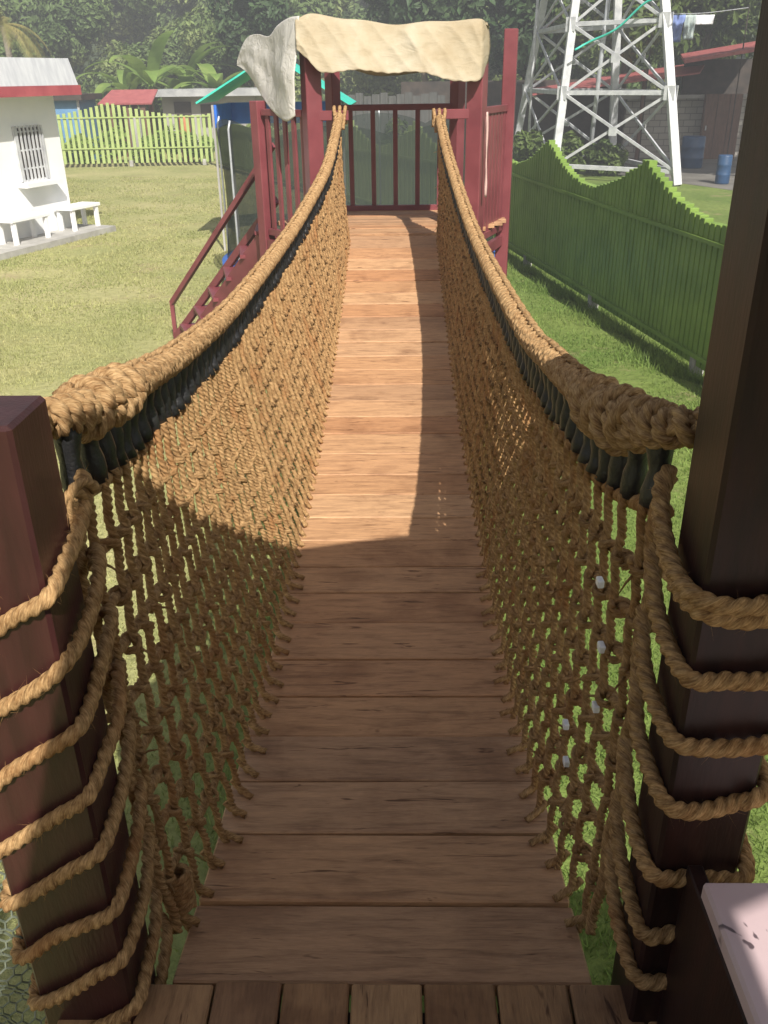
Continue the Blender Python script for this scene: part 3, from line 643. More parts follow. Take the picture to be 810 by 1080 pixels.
# tarpaulin draped over the roof of the far tower
def tarp():
    t = thing('tarpaulin', 'crumpled cream tarpaulin with a shade-greyed side draped over the roof of the far tower', 'tarpaulin', (0, 8.4, 2.9))
    def edge(pts, n):
        W_ = np.array([atD(*p) for p in pts]); return resample_n(smooth_path(W_, 10), n)
    nx, nr, nh_ = 110, 16, 34
    top = edge([(311, 21, 7.86), (330, 15, 7.88), (370, 20, 7.9), (411, 25, 7.9), (455, 23, 7.9), (500, 20, 7.88), (517, 24, 7.86)], nx)
    bot = edge([(313, 54, 7.80), (328, 66, 7.76), (343, 75, 7.75), (401, 75, 7.74), (454, 79, 7.75), (500, 87, 7.76), (513, 80, 7.80)], nx)
    P = np.zeros((nx, nr+nh_, 3)); u = np.linspace(0, 1, nx)
    for j in range(nr):
        w = 1-j/nr; P[:, j] = top+np.stack([0*u+.04*w*np.sign(u-.5), 1.35*w+0*u, -.30*w-.06*w*np.sin(u*pi)+.012*np.sin(u*15+w*5)*min(1, w*5)], 1)
    for j in range(nh_):
        w = j/(nh_-1); q = top*(1-w)+bot*w
        dg = u*1.15-w*.16
        cr = lambda x: 1-np.abs(np.sin(x))**.55        # sharp creases
        d2 = u*1.0+w*.35; fold = .016*np.sin(dg*9+.6)*w+.034*cr(dg*8+1.2)*(1-.4*w)-.012*cr(d2*7+.4)+.014*cr(dg*21-w*2)+.003*cr(d2*31+w)+.008*cr(w*4+u*2.5)
        q[:, 1] -= fold*min(1, w*8)
        q[:, 0] += .03*np.clip((u-.94)/.06, 0, 1)*sin(pi*w)
        q[:, 1] += .16*np.clip((u-.955)/.045, 0, 1)
        q[:, 2] += .006*np.sin(u*21+w*7)+w*.006*np.sin(u*19+2)+w*.003*np.sin(u*113)
        P[:, nr+j] = q
    mb = MB(); mb.grid(P); o = mb.build('front_sheet', MAT['tarp'], t, True); sm = o.modifiers.new('thick', 'SOLIDIFY'); sm.thickness = .004
    n1, n2 = 70, 60
    top = edge([(316, 17, 7.86), (305, 19, 8.05), (293, 27, 8.35), (284, 38, 8.6), (272, 36, 8.9), (262, 39, 9.15), (255, 50, 9.3), (250, 66, 9.35)], n1)
    bot = edge([(312, 122, 7.82), (303, 128, 7.90), (293, 122, 8.15), (282, 110, 8.45), (270, 90, 8.85), (262, 78, 9.1), (255, 72, 9.25), (250, 69, 9.35)], n1)
    P = np.zeros((n1, n2, 3)); u = np.linspace(0, 1, n1)
    for j in range(n2):
        w = j/(n2-1); q = top*(1-w)+bot*w; env = sin(pi*w)**.6*(1-u)**.35
        f = .022*np.sin(u*9+w*1.5)+.022*(1-np.abs(np.sin(u*6-w*1.6))**.6)+.008*(1-np.abs(np.sin(u*17+w*3))**.6)+.006*np.sin(w*13+u*6)
        q[:, 0] -= f*env*.8; q[:, 1] -= f*env*.8; P[:, j] = q
    mb = MB(); mb.grid(P); o = mb.build('side_sheet', MAT['tarp_shade'], t, True); sm = o.modifiers.new('thick', 'SOLIDIFY'); sm.thickness = .004
def resample_n(P, n):
    L = np.concatenate([[0], np.cumsum(np.linalg.norm(np.diff(P, axis=0), axis=1))]); q = np.linspace(0, L[-1], n)
    return np.stack([np.interp(q, L, P[:, k]) for k in range(3)], 1)
tarp()
a = atD(514, 118, 7.85); b = atD(512, 208, 7.85); n = 24; P = np.zeros((n, 3, 3))
for i in range(n):
    t = i/(n-1); c0 = a*(1-t)+b*t; w = .008+.003*sin(t*9)
    for j in range(3): P[i, j] = c0+np.array([(j-1)*w, .01*sin(t*12+j), 0])
mb = MB(); mb.grid(P); o = mb.build('cloth_strip', MAT['cloth_pink'], None, True); o.modifiers.new('thick', 'SOLIDIFY').thickness = .003
tag(o, 'narrow pale pink cloth strip tied to the far tower right front post', 'cloth')

# ------------------------------------------------------------------ trampoline and playhouse behind the tower
tc_ = np.array([-.50, 13.4]); TR = 1.98
tr = thing('trampoline', 'round trampoline with dark safety mesh and blue edge pad behind the far tower', 'trampoline', (*tc_, 0))
th = np.linspace(0, 2*pi, 73)
def ring(r, z): return np.stack([tc_[0]+r*np.cos(th), tc_[1]+r*np.sin(th), 0*th+z], -1)
mb = MB(); mb.tube(ring(TR, .40), .025, 8, False); mb.build('frame', MAT['galv'], tr, True)
mb = MB(); mb.grid(np.stack([ring(TR+.05, .10), ring(TR+.06, .44), ring(TR-.12, .46), ring(TR-.34, .44)])); o = mb.build('edge_pad', MAT['blue'], tr, True); o.modifiers.new('thick', 'SOLIDIFY').thickness = .02
mb = MB(); mb.grid(np.stack([ring(TR-.33, .42), ring(.05, .40)])); mb.build('jumping_mat', MAT['tape'], tr)
nth = 145; thn = np.linspace(0, 2*pi, nth); zz = np.linspace(.47, 2.28, 14); P = np.zeros((14, nth, 3))
for i, z in enumerate(zz):
    w = i/13; sag = .10*np.abs(np.sin(thn*4+.5))**.6; r = TR-.02-.10*np.sin(pi*w)*(1-.4*np.abs(np.sin(thn*4+.5)))
    P[i] = np.stack([tc_[0]+r*np.cos(thn), tc_[1]+r*np.sin(thn), z-(1-sag*0)*w*.16*(1-np.abs(np.cos(thn*4+.5))**.7)], -1)
mb = MB(); mb.grid(P); mb.build('safety_net', MAT['mesh'], tr, True)
for k in range(8):
    a = (k*pi+pi/2-.5)/4+pi/8*0; a = (k*pi-.5)/4
    p = np.array([tc_[0]+(TR+.05)*cos(a), tc_[1]+(TR+.05)*sin(a)]); mb = MB(); mb.tube(np.array([[*p, 0.02], [*p, 1.2], [*p, 2.22], [p[0]-.03*cos(a), p[1]-.03*sin(a), 2.32]]), .014, 8); mb.build('pole', MAT['galv'], tr, True)
ph = thing('playhouse', 'playhouse with a bright teal gable roof and blue sides left of the far tower', 'playhouse', (-2.0, 17.2, 0))
el = atD(206, 108, 16.2); er = atD(371, 110, 16.2); apx = (el+er)/2; apz = atD(300, 56, 16.2)[2]
Rf = np.zeros((2, 3, 3))
for i, yy in enumerate((0, 1.9)):
    Rf[i, 0] = el+(0, yy, 0); Rf[i, 1] = (apx[0], apx[1]+yy, apz); Rf[i, 2] = er+(0, yy, 0)
mb = MB(); mb.grid(Rf); o = mb.build('roof', MAT['teal'], ph); o.modifiers.new('thick', 'SOLIDIFY').thickness = .03
for xx in (el[0]+.25, er[0]-.25):
    for yy in (16.35, 17.95): mb = MB(); mb.box((xx, yy, 1.2), (.035, .035, 2.4)); mb.build('post', MAT['greywall'], ph)
mb = MB(); mb.box(((el[0]+er[0])/2, 17.9, 2.22), (er[0]-el[0]-.6, .05, .36)); mb.build('back_wall', MAT['blue'], ph)
mb = MB(); mb.box((el[0]+.28, 17.15, 2.22), (.05, 1.5, .36)); mb.build('side_wall', MAT['blue'], ph)

# ------------------------------------------------------------------ fences
def fence(path, spacing, r, hfun, mat, label, zr=(.25, 1.2), foot=None, z0=.12, rmat=None, wf=.8, dp=.045):
    dF = np.array([path[1][0]-path[0][0], path[1][1]-path[0][1], 0.]); dF /= np.linalg.norm(dF); nF = np.array([-dF[1], dF[0], 0.])
    P = np.array([[*p, 0.] for p in path], float); base = P[0]
    t = thing('picket_fence', label, 'fence', base)
    Q = resample(P, spacing); L = 0
    for i, p in enumerate(Q):
        h = hfun(i*spacing); mb = MB(); h += random.uniform(-.012, .012); mb.box(p+up*(z0+h)/2+dF*random.uniform(-.006, .006), (spacing*wf, dp, h-z0), np.stack([dF, nF, up], 1), .004); mb.build('picket', mat, t)
    d = (P[-1]-P[0]); d /= np.linalg.norm(d); nrm = np.array([-d[1], d[0], 0.])
    if nrm@np.array([CAM[0]-base[0], CAM[1]-base[1], 0]) < 0: nrm = -nrm
    for z in zr:
        mb = MB(); mb.beam(P[0]+nrm*(r+.016)+up*z, P[-1]+nrm*(r+.016)+up*z, .03, .04); mb.build('rail', rmat or mat, t)
    if foot:
        n = int(np.linalg.norm(P[-1]-P[0])/foot)+1
        for k in range(n):
            p = P[0]+d*(k*foot+.3); mb = MB(); mb.box(p+nrm*.0+up*.10, (.13, .13, .22), None, .02); mb.build('footing', MAT['concrete'], t)
    return t
def wave(period, lo, hi, off=0., sharp=True):
    return lambda s: lo+(hi-lo)*abs(2*(((s+off)/period) % 1)-1)**1.7
up = np.array([0, 0, 1.])
fa0 = (3.62, 5.6); fa1 = (1.83, 16.5)
dA = np.array(fa1)-np.array(fa0); LA = np.linalg.norm(dA)
# phase so that a crest lies at y = 10.6
sc_ = (10.45-fa0[1])/dA[1]*LA; perA = 3.42
fence((fa0, fa1), .108, .05, wave(perA, 1.50, 1.95, -sc_), MAT['lime_shade'], 'wavy green picket fence on the right in front of the steel tower', (.22, 1.33), 2.95, rmat=MAT['lime_shade'], dp=.095)
fence(((1.62, 16.6), (-6.3, 33.2)), .20, .03, wave(3.4, 1.45, 2.0, .6), MAT['lime'], 'lime picket fence seen through the dark mesh running behind the trampoline', (.25, 1.3))
fence(((-6.6, 34.0), (-17.0, 33.2)), .19, .03, wave(5.6, 1.66, 2.1, 2.2), MAT['lime'], 'pale lime picket fence across the far edge of the left lawn', (.62, 1.62), 2.6, wf=.56)

# ------------------------------------------------------------------ white house
hs = thing('house', 'small white house with a red fascia and barred window at the left', 'house', (-7.3, 18.6, 0))
h1 = atz(78, 238, .12); h0 = atz(0, 256, .12); dh = h1-h0; dh[2] = 0; dh /= np.linalg.norm(dh); nh = np.array([dh[1], -dh[0], 0.])   # nh faces the bridge
Rm = np.stack([dh, -nh, up], 1)
c1 = np.array([h1[0], h1[1], 0.])
def hb(name, mat, s0, s1, d0, d1, z0, z1, par=hs, bev=0.):
    """box: s along the wall back from the far corner, d out of the wall"""
    c = c1-dh*(s0+s1)/2+nh*(d0+d1)/2+up*(z0+z1)/2; mb = MB(); mb.box(c, (s1-s0, d1-d0, z1-z0), Rm, bev); return mb.build(name, mat, par)
HT = 2.66
hb('wall', MAT['white_wall'], 0, 6.5, -4, 0, .0, HT)
hb('fascia', MAT['fascia'], -.22, 6.9, .42, .47, 2.55, 2.72)
hb('fascia', MAT['fascia'], -.27, -.222, -4.4, .47, 2.55, 2.72)
hb('roof', MAT['white_wall'], -.22, 6.9, -4.4, .415, HT, 2.70)
# sloped sheet parapet
P = np.array([[c1+dh*.20+nh*.46+up*2.722, c1+dh*.14+nh*.36+up*3.18], [c1-dh*6.9+nh*.46+up*2.722, c1-dh*6.9+nh*.36+up*3.18]])
mb = MB(); mb.grid(P); o = mb.build('parapet', MAT['rooftin'], hs); o.modifiers.new('thick', 'SOLIDIFY').thickness = .03
mb = MB(); P = np.array([[c1+dh*.20+nh*.45+up*2.722, c1+dh*.14+nh*.35+up*3.18], [c1+dh*.20-nh*4.4+up*2.722, c1+dh*.14-nh*4.4+up*3.18]]); mb.grid(P); o = mb.build('parapet', MAT['rooftin'], hs); o.modifiers.new('thick', 'SOLIDIFY').thickness = .03
hb('plinth', MAT['concrete'], -.30, 6.9, -4.2, .80, 0, .11)
wn = hb('window', MAT['dark'], .55, 1.28, -.05, .004, 1.12, 2.02)
hb('frame', MAT['white_metal'], .52, .56, .004, .05, 1.10, 2.05, wn); hb('frame', MAT['white_metal'], 1.27, 1.31, .004, .05, 1.10, 2.05, wn)
hb('sill', MAT['white_wall'], .40, 1.42, .0, .24, 1.00, 1.08, wn)
for k in range(7): hb('bar', MAT['white_metal'], .60+k*.105, .635+k*.105, .03, .055, 1.08, 2.06, wn)
for z in (1.30, 1.62, 1.94): hb('bar', MAT['white_metal'], .56, 1.27, .014, .029, z, z+.03, wn)
for nm, s0, s1, lb in (('bench', -.30, .62, 'white bench by the far corner of the white house'), ('bench', 1.25, 2.3, 'white bench below the barred window nearer the left edge')):
    b_ = thing(nm, lb, 'bench', c1-dh*(s0+s1)/2+nh*.62)
    hb('seat', MAT['white_wall'], s0, s1, .06, .50, .50, .56, b_, .005)
    for s_ in (s0+.06, s1-.12):
        for d_ in (.09, .41): hb('leg', MAT['white_wall'], s_, s_+.07, d_, d_+.07, .11, .50, b_)

# ------------------------------------------------------------------ buildings beyond the far fence
def wbox(name, mat, x0, x1, y0, y1, z0, z1, par, bev=0.):
    mb = MB(); mb.box(((x0+x1)/2, (y0+y1)/2, (z0+z1)/2), (x1-x0, y1-y0, z1-z0), None, bev); return mb.build(name, mat, par)
sh = thing('shelter', 'open shelter with a red sheet roof behind the far lime fence', 'shelter', (-10.2, 37.5, 0))
a = atD(103, 111, 37); b = atD(160, 109, 37); zt = atD(105, 100, 38.2)[2]
P = np.array([[(a[0], 37, a[2]), (a[0]+.15, 38.6, zt+.12)], [(b[0], 37, a[2]), (b[0]-.1, 38.6, zt+.12)]]); mb = MB(); mb.grid(P); o = mb.build('roof', MAT['redroof'], sh); o.modifiers.new('thick', 'SOLIDIFY').thickness = .05
for xx in (a[0]+.45, (a[0]+b[0])/2, b[0]-.4):
    for yy in (37.2, 38.4): wbox('post', MAT['brownwood'], xx-.09, xx+.09, yy-.09, yy+.09, 0, a[2]+.02, sh)
gh = thing('house', 'low grey house with a flat grey roof behind the far fence', 'house', (-6.5, 41, 0))
a = atD(163, 101, 40); b = atD(236, 97, 40)
wbox('wall', MAT['greywall'], a[0]+.2, b[0]+1.2, 40.3, 45, 0, a[2]-.05, gh); wbox('roof', MAT['greyroof'], a[0]-.4, b[0]+1.6, 39.6, 45.6, a[2]-.04, a[2]+.22, gh)
dx = atD(193, 115, 40.3)[0]; wbox('door', MAT['dark'], dx-.35, dx+.35, 40.24, 40.31, 0, 1.95, gh); dx = atD(222, 115, 40.3)[0]; wbox('window', MAT['dark'], dx-.4, dx+.35, 40.25, 40.31, 1.0, 1.85, gh)
bs = thing('shed', 'blue walled shed with a dark roof beside the white house', 'shed', (-11.2, 36, 0))
a = atD(60, 106, 36); b = atD(83, 106, 36); wbox('wall', MAT['bluepanel'], a[0]-.8, b[0], 36, 38, 0, a[2], bs); wbox('roof', MAT['dark'], a[0]-1., b[0]+.2, 35.7, 38.3, a[2]+.002, a[2]+.2, bs)
wbox('frame', MAT['galv'], b[0]-.08, b[0]+.004, 35.95, 35.999, 0, a[2]-.002, bs)
a = atD(143, 132, 36); o = wbox('white_drum_stand', MAT['greywall'], a[0]-.20, a[0]+.20, 35.9, 36.3, 0, 1.55, None, .03); o.name = 'cabinet'; tag(o, 'narrow pale cabinet standing behind the far lime fence', 'cabinet')
a = atD(195, 134, 36); mb = MB(); mb.tube(np.array([[a[0], 36, 0], [a[0], 36, .3], [a[0], 36, 1.0], [a[0], 36, 1.5], [a[0], 36, 1.56]]), [.19, .21, .21, .19, .15], 16); o = mb.build('drum', MAT['orange'], None, True); tag(o, 'orange drum standing behind the far lime fence', 'drum')
# grey board wall behind the tower centre
gw = thing('board_wall', 'grey board wall under the trees seen above the far railing', 'wall', (0, 32, 0))
a = atD(366, 100, 33); b = atD(470, 96, 33)
for k in range(12): wbox('board', MAT['greyboard'], a[0]+(b[0]-a[0])*k/12+.01, a[0]+(b[0]-a[0])*(k+1)/12-.01, 33, 33.04, 0, a[2]+.06*sin(k*2.1), gw)

# ------------------------------------------------------------------ steel water tower stand
sw = thing('steel_tower', 'tall white lattice steel tower with crossed braces behind the green fence', 'tower', (6.5, 28, 0))
bFR = atz(714, 196); bFL = atz(583, 188); bBR = atz(645, 178); bBL = bFL+(bBR-bFR)*1.0
bBL = atz(541, 168)*1.0
bFL[2] = bFR[2] = bBL[2] = bBR[2] = 0
cen = (bFR+bFL+bBR+bBL)/4
APZ = 14.5
def leg(p, z): return p+(cen-p)*(z/APZ)*np.array([1, 1, 0])+up*z
LEGS = [bFL, bFR, bBR, bBL]; LEV = [.35, 2.30, 4.05, 5.7, 7.2]
for p in LEGS:
    mb = MB(); mb.beam(leg(p, 0), leg(p, 7.6), .22, .22, (0, 1, 0), .01); mb.build('leg', MAT['white_metal'], sw)
for i in range(4):
    p, q = LEGS[i], LEGS[(i+1) % 4]; nn_ = np.cross(q-p, up); nn_ /= np.linalg.norm(nn_)
    for li, z in enumerate(LEV):
        mb = MB(); mb.beam(leg(p, z), leg(q, z), .10, .12, bev=.006); mb.build('strut', MAT['white_metal'], sw)
        if li:
            for pp in (p, q):
                mb = MB(); dd = (cen-pp)*.02; mb.box(leg(pp, z)+nn_*(.118 if nn_@(pp-cen) > 0 else -.118), (.30, .012, .36), np.stack([(q-p)/np.linalg.norm(q-p), nn_, up], 1)); mb.build('gusset', MAT['white_metal'], sw)
    for z0, z1 in zip(LEV[:-1], LEV[1:]):
        mb = MB(); mb.beam(leg(p, z0), leg(q, z1), .05, .075); mb.build('brace', MAT['white_metal'], sw)
        mb = MB(); off = nn_*.055; mb.beam(leg(q, z0)+off, leg(p, z1)+off, .05, .075); mb.build('brace', MAT['white_metal'], sw)
        c_ = (leg(p, z0)+leg(q, z1)+leg(q, z0)+leg(p, z1))/4; mb = MB(); mb.box(c_+nn_*.09, (.24, .012, .24), np.stack([(q-p)/np.linalg.norm(q-p), nn_, up], 1)); mb.build('gusset', MAT['white_metal'], sw)
mb = MB(); mb.box(cen+up*7.7, (2.6, 2.6, .18)); mb.build('platform', MAT['white_metal'], sw)
for x_, y_ in ((626, 178), (541, 160)):
    pass
p = atz(620, 182); mb = MB(); mb.tube(np.array([[p[0], p[1], 0], [p[0]+.1, p[1], 3.], [p[0]+.3, p[1], 7.6]]), .07, 10); mb.build('pipe', MAT['galv'], sw, True)
p = atz(556, 175); mb = MB(); mb.tube(np.array([[p[0], p[1], 0], [p[0], p[1], 3.], [p[0]+.1, p[1], 7.6]]), .045, 10); mb.build('pipe', MAT['white_metal'], sw, True)
# teal hose slung inside the tower
a = atD(622, 44, 28); b = atD(682, 2, 27); c_ = b+(b-a)*.4; P = smooth_path(np.array([a+(-.4, 0, -.2), a, (a+b)/2+(0, 0, -.15), b, c_+(0, 0, -.3)]), 8)
mb = MB(); mb.tube(P, .03, 8); o = mb.build('hose', MAT['teal'], None, True); tag(o, 'teal hose slung through the white steel tower', 'hose')

# ------------------------------------------------------------------ shed with maroon roofs
shd = thing('shed', 'block walled shed with maroon sheet roofs behind the white steel tower', 'shed', (10, 35, 0))
w0 = atD(662, 100, 34.6)[0]; w1 = atD(742, 100, 34.6)[0]
zw = atD(700, 104, 34.6)[2]
wbox('wall', MAT['block'], w0, w1+5, 34.6, 34.8, 0, zw, shd)
wbox('wall', MAT['dark'], w0-8, w0-.01, 36.6, 36.8, 0, 2.6, shd)
wbox('wall', MAT['dark'], w1-.3, w1+5.4, 36.2, 36.4, zw-.4, 3.2, shd)
def sheet(name, mat, pts, par, th=.05):
    mb = MB(); mb.grid(np.array(pts)); o = mb.build(name, mat, par); o.modifiers.new('thick', 'SOLIDIFY').thickness = th; return o
fl = atD(560, 101, 33.6); fr = atD(738, 78, 33.6); bl = atD(560, 93, 37.5); br_ = atD(745, 66, 37.5)
sheet('roof', MAT['redroof'], [[fl, bl], [fr, br_]], shd)
fl = atD(722, 67, 32.6); fr = atD(800, 54, 32.6); bl = atD(718, 60, 36.5); br_ = atD(800, 46, 36.5)
sheet('roof', MAT['redroof'], [[fl, bl], [fr, br_]], shd, .10)
p = atD(737, 72, 33)[0]
pr_ = atD(678, 100, 34.2); wbox('post', MAT['brownwood'], pr_[0]-.06, pr_[0]+.06, 34.1, 34.22, 0, 2.9, shd)
d0 = atD(746, 110, 33.6)[0]; dd = wbox('door', MAT['brownwood'], d0, d0+1.3, 33.9, 34.0, 0, 2.1, shd); wbox('handle', MAT['galv'], d0+.12, d0+.16, 33.85, 33.9, .95, 1.1, dd)
for k in range(3): wbox('plank_face', MAT['dark'], d0+.02+k*.43, d0+.03+k*.43, 33.885, 33.899, .02, 2.08, dd)
wbox('beam', MAT['greywall'], w0-.3, w1+5, 34.2, 34.4, zw+.002, zw+.12, shd)
def drum(px_, py_, r, h, mat, name, label, cat):
    p = atz(px_, py_); z = np.array([0, .04, h*.3, h*.33, h*.36, h*.64, h*.67, h*.70, h*.96, h, h]); rr = np.array([.93, 1, 1, 1.05, 1, 1, 1.05, 1, 1, .95, .7])*r
    mb = MB(); mb.tube(np.stack([0*z+p[0], 0*z+p[1], z+np.arange(len(z))*1e-5], -1), rr, 20); o = mb.build(name, mat, None, True); tag(o, label, cat); return o
drum(728, 177, .36, .95, MAT['bluedark'], 'drum', 'dark blue plastic drum by the block wall', 'drum')
drum(761, 194, .19, .75, MAT['bluedark'], 'water_jug', 'blue water jug standing beside the shed door', 'jug')
# laundry
lt = thing('clothesline', 'clothesline strung in the tree shade above the shed roof', 'clothesline', (9.3, 33.4, 0))
a = atD(690, 14, 33.4); b = atD(790, 8, 33.4); P = smooth_path(np.array([a, (a+b)/2+(0, 0, -.08), b]), 8); mb = MB(); mb.tube(P, .012, 6); mb.build('line', MAT['galv'], lt)
for q in (a, b): mb = MB(); mb.tube(np.array([[q[0], q[1], 0], [q[0], q[1], q[2]*.5], [q[0], q[1], q[2]+.1]]), .022, 8); mb.build('post', MAT['dark'], lt)
for nm, xx, ww, h_, mt_, lb in (('shirt', 715, .42, .80, 'cloth_blue', 'blue shirt hanging on the clothesline'), ('towel', 729, .36, .72, 'cloth_grey', 'grey green towel hanging on the clothesline'), ('sheet', 744, .62, .28, 'cloth_white', 'white cloth hanging on the clothesline')):
    t_ = atD(xx, 12, 33.4); P = np.zeros((10, 10, 3))
    for i in range(10):
        for j in range(10):
            wd = ww*(1.25 if (nm == 'shirt' and j < 3) else 1.); P[i, j] = (t_[0]+(i/9-.5)*wd, 33.38+.05*sin(i*1.3+j*.3), t_[2]-.1-h_*j/9)
    mb = MB(); mb.grid(P); o = mb.build(nm, MAT[mt_], None, True); o.modifiers.new('thick', 'SOLIDIFY').thickness = .006; tag(o, lb, 'laundry')

# ------------------------------------------------------------------ vegetation
def leaf_quads(C, size, n, squash=(1, 1, 1)):
    """n leaf clumps of two crossed quads around the centres C (k,3) with radii"""
    k = len(C[0]); idx = RNG.integers(0, k, n); d = RNG.normal(0, 1, (n, 3)); d /= np.linalg.norm(d, axis=1)[:, None]
    r = C[1][idx]*RNG.uniform(.55, 1.08, n)**.6
    P = C[0][idx]+d*r[:, None]*np.array(squash)
    nrm = d+RNG.normal(0, .55, (n, 3)); nrm[:, 2] += .35; nrm /= np.linalg.norm(nrm, axis=1)[:, None]
    t = np.cross(nrm, RNG.normal(0, 1, (n, 3))); t /= np.linalg.norm(t, axis=1)[:, None]; b = np.cross(nrm, t)
    s = (size*RNG.uniform(.5, 1.2, n))[:, None]
    V = np.stack([P-t*s, P-b*s*.45+nrm*s*.12, P+t*s, P+b*s*.45+nrm*s*.12], 1).reshape(-1, 3)
    return V, np.arange(4*n).reshape(-1, 4)
def blobs(c, rx, rz, k):
    d = RNG.normal(0, 1, (k, 3)); d /= np.linalg.norm(d, axis=1)[:, None]; rad = RNG.uniform(.25, .85, k)[:, None]
    return np.array(c)+d*rad*np.array([rx, rx, rz]), RNG.uniform(.28, .48, k)*rx
# the wooded hillside reads as one mass
mb = MB()
for row, (D, n, hz, rr_) in enumerate(((48, 13, 2.6, 2.6), (55, 14, 4.0, 3.2), (63, 16, 5.6, 3.6), (73, 18, 8.0, 4.2), (86, 20, 12., 5.))):
    wdt = D*.62
    for k in range(n):
        x_ = -wdt+2*wdt*(k+.5)/n+random.uniform(-1.3, 1.3); y_ = D+random.uniform(-3, 3); z_ = hz+random.uniform(-1., 1.5)
        R_ = rr_*random.uniform(.75, 1.25); C_ = blobs((x_, y_, z_), R_, R_*random.uniform(.8, 1.3), random.randint(8, 13))
        V, Q = leaf_quads(C_, .17+.035*row, 7000 if row < 3 else 5000); mb.add(V, Q)
        if row < 4:
            V, Q = leaf_quads(blobs((x_+random.uniform(-1, 1), y_-1.5, z_*.25+.4), R_*.8, 1.2, 6), .2, 1500); mb.add(V, Q)
o = mb.build('hillside_forest', MAT['leaf_far'], None); tag(o, 'dense green forest covering the hillside across the top of the view', 'forest', kind='stuff')

def tree(name, label, base, H, trunk_r, crown, leafm, nleaf, lsize, group=None, droop=0.):
    t = thing(name, label, 'tree', base, group); b = np.array(base, float)
    P = smooth_path(np.array([b, b+(random.uniform(-.1, .1), 0, H*.3), b+(random.uniform(-.3, .3), random.uniform(-.2, .2), H*.6), b+(crown[0]*.5, crown[1]*.5, H*.9)]), 6)
    mb = MB(); mb.tube(P, np.linspace(trunk_r, trunk_r*.35, len(P)), 10); trk = mb.build('trunk', MAT['bark'], t, True)
    cc, cr = blobs(b+np.array([crown[0], crown[1], H]), crown[2], crown[3], crown[4])
    for c_ in cc[:9]:
        a = P[int(len(P)*random.uniform(.45, .9))]; mid = (a+c_)/2+(0, 0, .25); L_ = smooth_path(np.array([a, mid, c_]), 5); m2 = MB(); m2.tube(L_, np.linspace(trunk_r*.35, trunk_r*.08, len(L_)), 7); m2.build('limb', MAT['bark'], trk, True)
    V, Q = leaf_quads((cc, cr), lsize, nleaf); m2 = MB(); m2.add(V, Q); m2.build('crown', leafm, t); return t
tree('tree', 'leafy green tree whose low branches hang inside the white steel tower', (*atD(660, 60, 38)[:2], 0), 5.2, .2, (-.3, 0, 2.4, 1.9, 22), MAT['leaf_tree'], 9000, .20)
tree('tree', 'bushy tree behind the clothesline at the upper right', (*atD(735, 40, 41)[:2], 0), 5.6, .25, (0, 0, 3.2, 2.5, 22), MAT['leaf_tree'], 9000, .24)
tree('tree', 'dark bushy tree between the tarpaulin and the white steel tower', (*atD(556, 40, 40)[:2], 0), 5.0, .22, (0, 0, 2.7, 2.6, 20), MAT['leaf_dark'], 8000, .22)
tree('tree', 'dark tree rising directly above the tarpaulin roof', (*atD(450, 40, 44)[:2], 0), 5.4, .22, (0, 0, 3.3, 2.4, 20), MAT['leaf_dark'], 8000, .24)
tree('tree', 'dark pointed tree above the left end of the tarpaulin', (*atD(265, 30, 46)[:2], 0), 5.2, .2, (0, 0, 2.2, 3.0, 18), MAT['leaf_dark'], 8000, .22)
tree('tree', 'tall leafy tree standing right of the shed and shading its yard', (13.2, 25.2, 0), 8.0, .3, (-1.6, 0, 3.7, 2.4, 24), MAT['leaf_tree'], 9000, .3)
# shrubs inside the tower footing
for px_, py_, r_, lb in ((600, 168, .8, 'low leafy shrub at the foot of the white steel tower'), (640, 164, .7, 'small shrub between the legs of the white steel tower'), (420, 150, .9, 'low shrub behind the lime fence seen past the far railing'), (560, 160, .9, 'shrub left of the white steel tower beside the fence')):
    b = atz(px_, 185 if px_ > 500 else 170); b[1] = min(b[1], 33); t = thing('shrub', lb, 'shrub', b); C_ = blobs(b+(0, 0, r_*.7), r_, r_*.7, 8); V, Q = leaf_quads(C_, .12, 1500); m2 = MB(); m2.add(V, Q); m2.build('foliage', MAT['leaf_tree'], t)
    m2 = MB(); m2.tube(np.array([b, b+(.02, 0, r_*.4), b+(0, .03, r_*.8)]), [.04, .03, .02], 7); m2.build('stem', MAT['bark'], t)
def banana(base, h, seed, label):
    rnd = random.Random(seed); t = thing('banana_plant', label, 'banana plant', base); b = np.array(base, float)
    m2 = MB(); m2.tube(np.array([b, b+(0, 0, h*.3), b+(.04, 0, h*.55)]), [.16, .13, .09], 10); m2.build('stem', MAT['leaf_banana'], t, True)
    for k in range(9):
        a = k*2.4+rnd.uniform(-.4, .4); L_ = h*rnd.uniform(.55, .8); el_ = rnd.uniform(.5, 1.25); n = 14; G = np.zeros((n, 3, 3)); p = b+(.04, 0, h*.5); dr = np.array([cos(a)*cos(el_), sin(a)*cos(el_), sin(el_)])
        side = np.array([-sin(a), cos(a), 0])
        for i in range(n):
            u = i/(n-1); w = .34*sin(pi*min(1, .12+u*.88))**.7*(0.15 if u < .12 else 1)
            G[i, 0] = p-side*w+up*.10*w; G[i, 1] = p; G[i, 2] = p+side*w+up*.10*w
            dr = dr+np.array([0, 0, -.11-.05*u]); dr /= np.linalg.norm(dr); p = p+dr*L_/n
        m2 = MB(); m2.grid(G); m2.build('leaf', MAT['leaf_banana'], t, False)
for k, (px_, D_, h, lb) in enumerate(((158, 43, 4.9, 'tall banana plant above the red roofed shelter'), (196, 46, 5.2, 'banana plant with upright leaves behind the grey house'), (226, 44, 4.4, 'low banana plant nearest the teal roof'), (132, 47, 4.4, 'small banana plant left of the tall banana plant'))):
    p = atD(px_, 90, D_); banana((p[0], p[1], 0), h, k, lb)
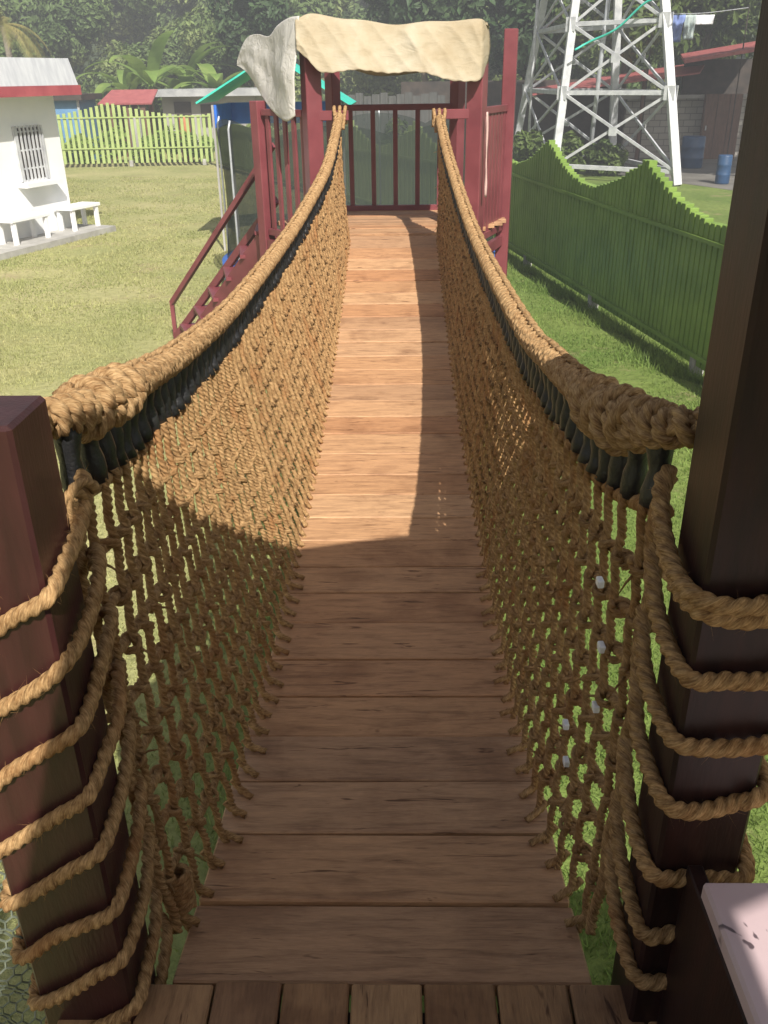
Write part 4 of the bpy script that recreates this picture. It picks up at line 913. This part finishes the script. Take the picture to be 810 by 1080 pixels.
# coconut palm
p = atD(9, 60, 44); pm = thing('palm_tree', 'yellowing coconut palm behind the white house roof', 'palm tree', (p[0], p[1], 0)); hp = atD(9, 27, 44)[2]
m2 = MB(); m2.tube(np.array([[p[0], p[1], 0], [p[0]+.1, p[1], hp*.5], [p[0], p[1], hp]]), [.2, .15, .12], 12); m2.build('trunk', MAT['palebark'], pm, True)
for k in range(16):
    a = k*2.4; el_ = random.uniform(.0, 1.1); q = np.array([p[0], p[1], hp]); dr = np.array([cos(a)*cos(el_), sin(a)*cos(el_), sin(el_)]); m2 = MB(); pts = []
    for i in range(16):
        pts.append(q.copy()); dr = dr+np.array([0, 0, -.13]); dr /= np.linalg.norm(dr); q = q+dr*.15
    pts = np.array(pts); m2.tube(pts, np.linspace(.03, .008, 16), 5); side = np.array([-sin(a), cos(a), 0]); V = []
    for i in range(1, 16):
        for sg in (-1, 1):
            for jj in range(2):
                b0 = pts[i]+(pts[i]-pts[i-1])*.5*jj; ll = .5*sin(pi*(i+2)/19); tip = b0+side*sg*ll*.8+(pts[i]-pts[i-1])*1.6+up*(-.35*ll); w_ = (pts[i]-pts[i-1])*.2; V += [b0-w_, b0+w_, tip]
    m2.add(np.array(V), None, np.arange(len(V)).reshape(-1, 3)); m2.build('frond', MAT['leaf_palm'], pm)

# shrubs showing between the pickets of the far fence
for k in range(9):
    b = np.array([-16.2+k*1.12+random.uniform(-.2, .2), 35.4+random.uniform(0, .3), 0.]); r_ = random.uniform(.6, .8)
    t = thing('shrub', 'low yellowish shrub showing between the pickets of the far lime fence', 'shrub', b, 'shrubs behind the far lime fence'); C_ = blobs(b+(0, 0, r_*.75), r_, r_*.8, 8); V, Q = leaf_quads(C_, .10, 1200); m2 = MB(); m2.add(V, Q); m2.build('foliage', MAT['leaf_banana'], t)
    m2 = MB(); m2.tube(np.array([b, b+(.02, 0, r_*.4), b+(0, .03, r_*.8)]), [.04, .03, .02], 7); m2.build('stem', MAT['bark'], t)
# thin humid air
mb = MB(); mb.box((0, 40, 17.), (302, 190, 37.)); M, nt = newmat('humid_air'); pv = nt.nodes.new('ShaderNodeVolumePrincipled'); pv.inputs['Color'].default_value = (.93, .96, 1, 1); pv.inputs['Density'].default_value = .0062; pv.inputs['Anisotropy'].default_value = .2
oo = nt.nodes.new('ShaderNodeOutputMaterial'); nt.links.new(pv.outputs[0], oo.inputs['Volume']); hz = mb.build('haze', M); tag(hz, kind='stuff', label='thin pale humid haze hanging over the lawns and the hillside', cat='haze')
# ------------------------------------------------------------------ light
W = bpy.data.worlds.new('World'); scene.world = W; W.use_nodes = True; nt = W.node_tree
sky = nt.nodes.new('ShaderNodeTexSky'); sky.sky_type = 'NISHITA'; sky.sun_disc = False
SD = np.array([.31, -1.03, 1.]); SD /= np.linalg.norm(SD)
sky.sun_elevation = math.asin(SD[2]); sky.sun_rotation = atan2(SD[0], SD[1]); sky.air_density = 1.; sky.dust_density = 4.
nt.links.new(sky.outputs[0], nt.nodes['Background'].inputs[0]); nt.nodes['Background'].inputs[1].default_value = .05
ld = bpy.data.lights.new('sun', 'SUN'); ld.energy = 5.0; ld.angle = radians(.5); ld.color = (1., .95, .87)
lo = bpy.data.objects.new('sun', ld); COL.objects.link(lo); lo.rotation_euler = Vector(-SD).to_track_quat('-Z', 'Y').to_euler(); lo.location = (5, -8, 12)
vs = scene.view_settings; vs.view_transform = 'Standard'; vs.look = 'None'; vs.gamma = 1; vs.use_curve_mapping = False; vs.exposure = .88
scene.cycles.max_bounces = 8; scene.cycles.transparent_max_bounces = 12
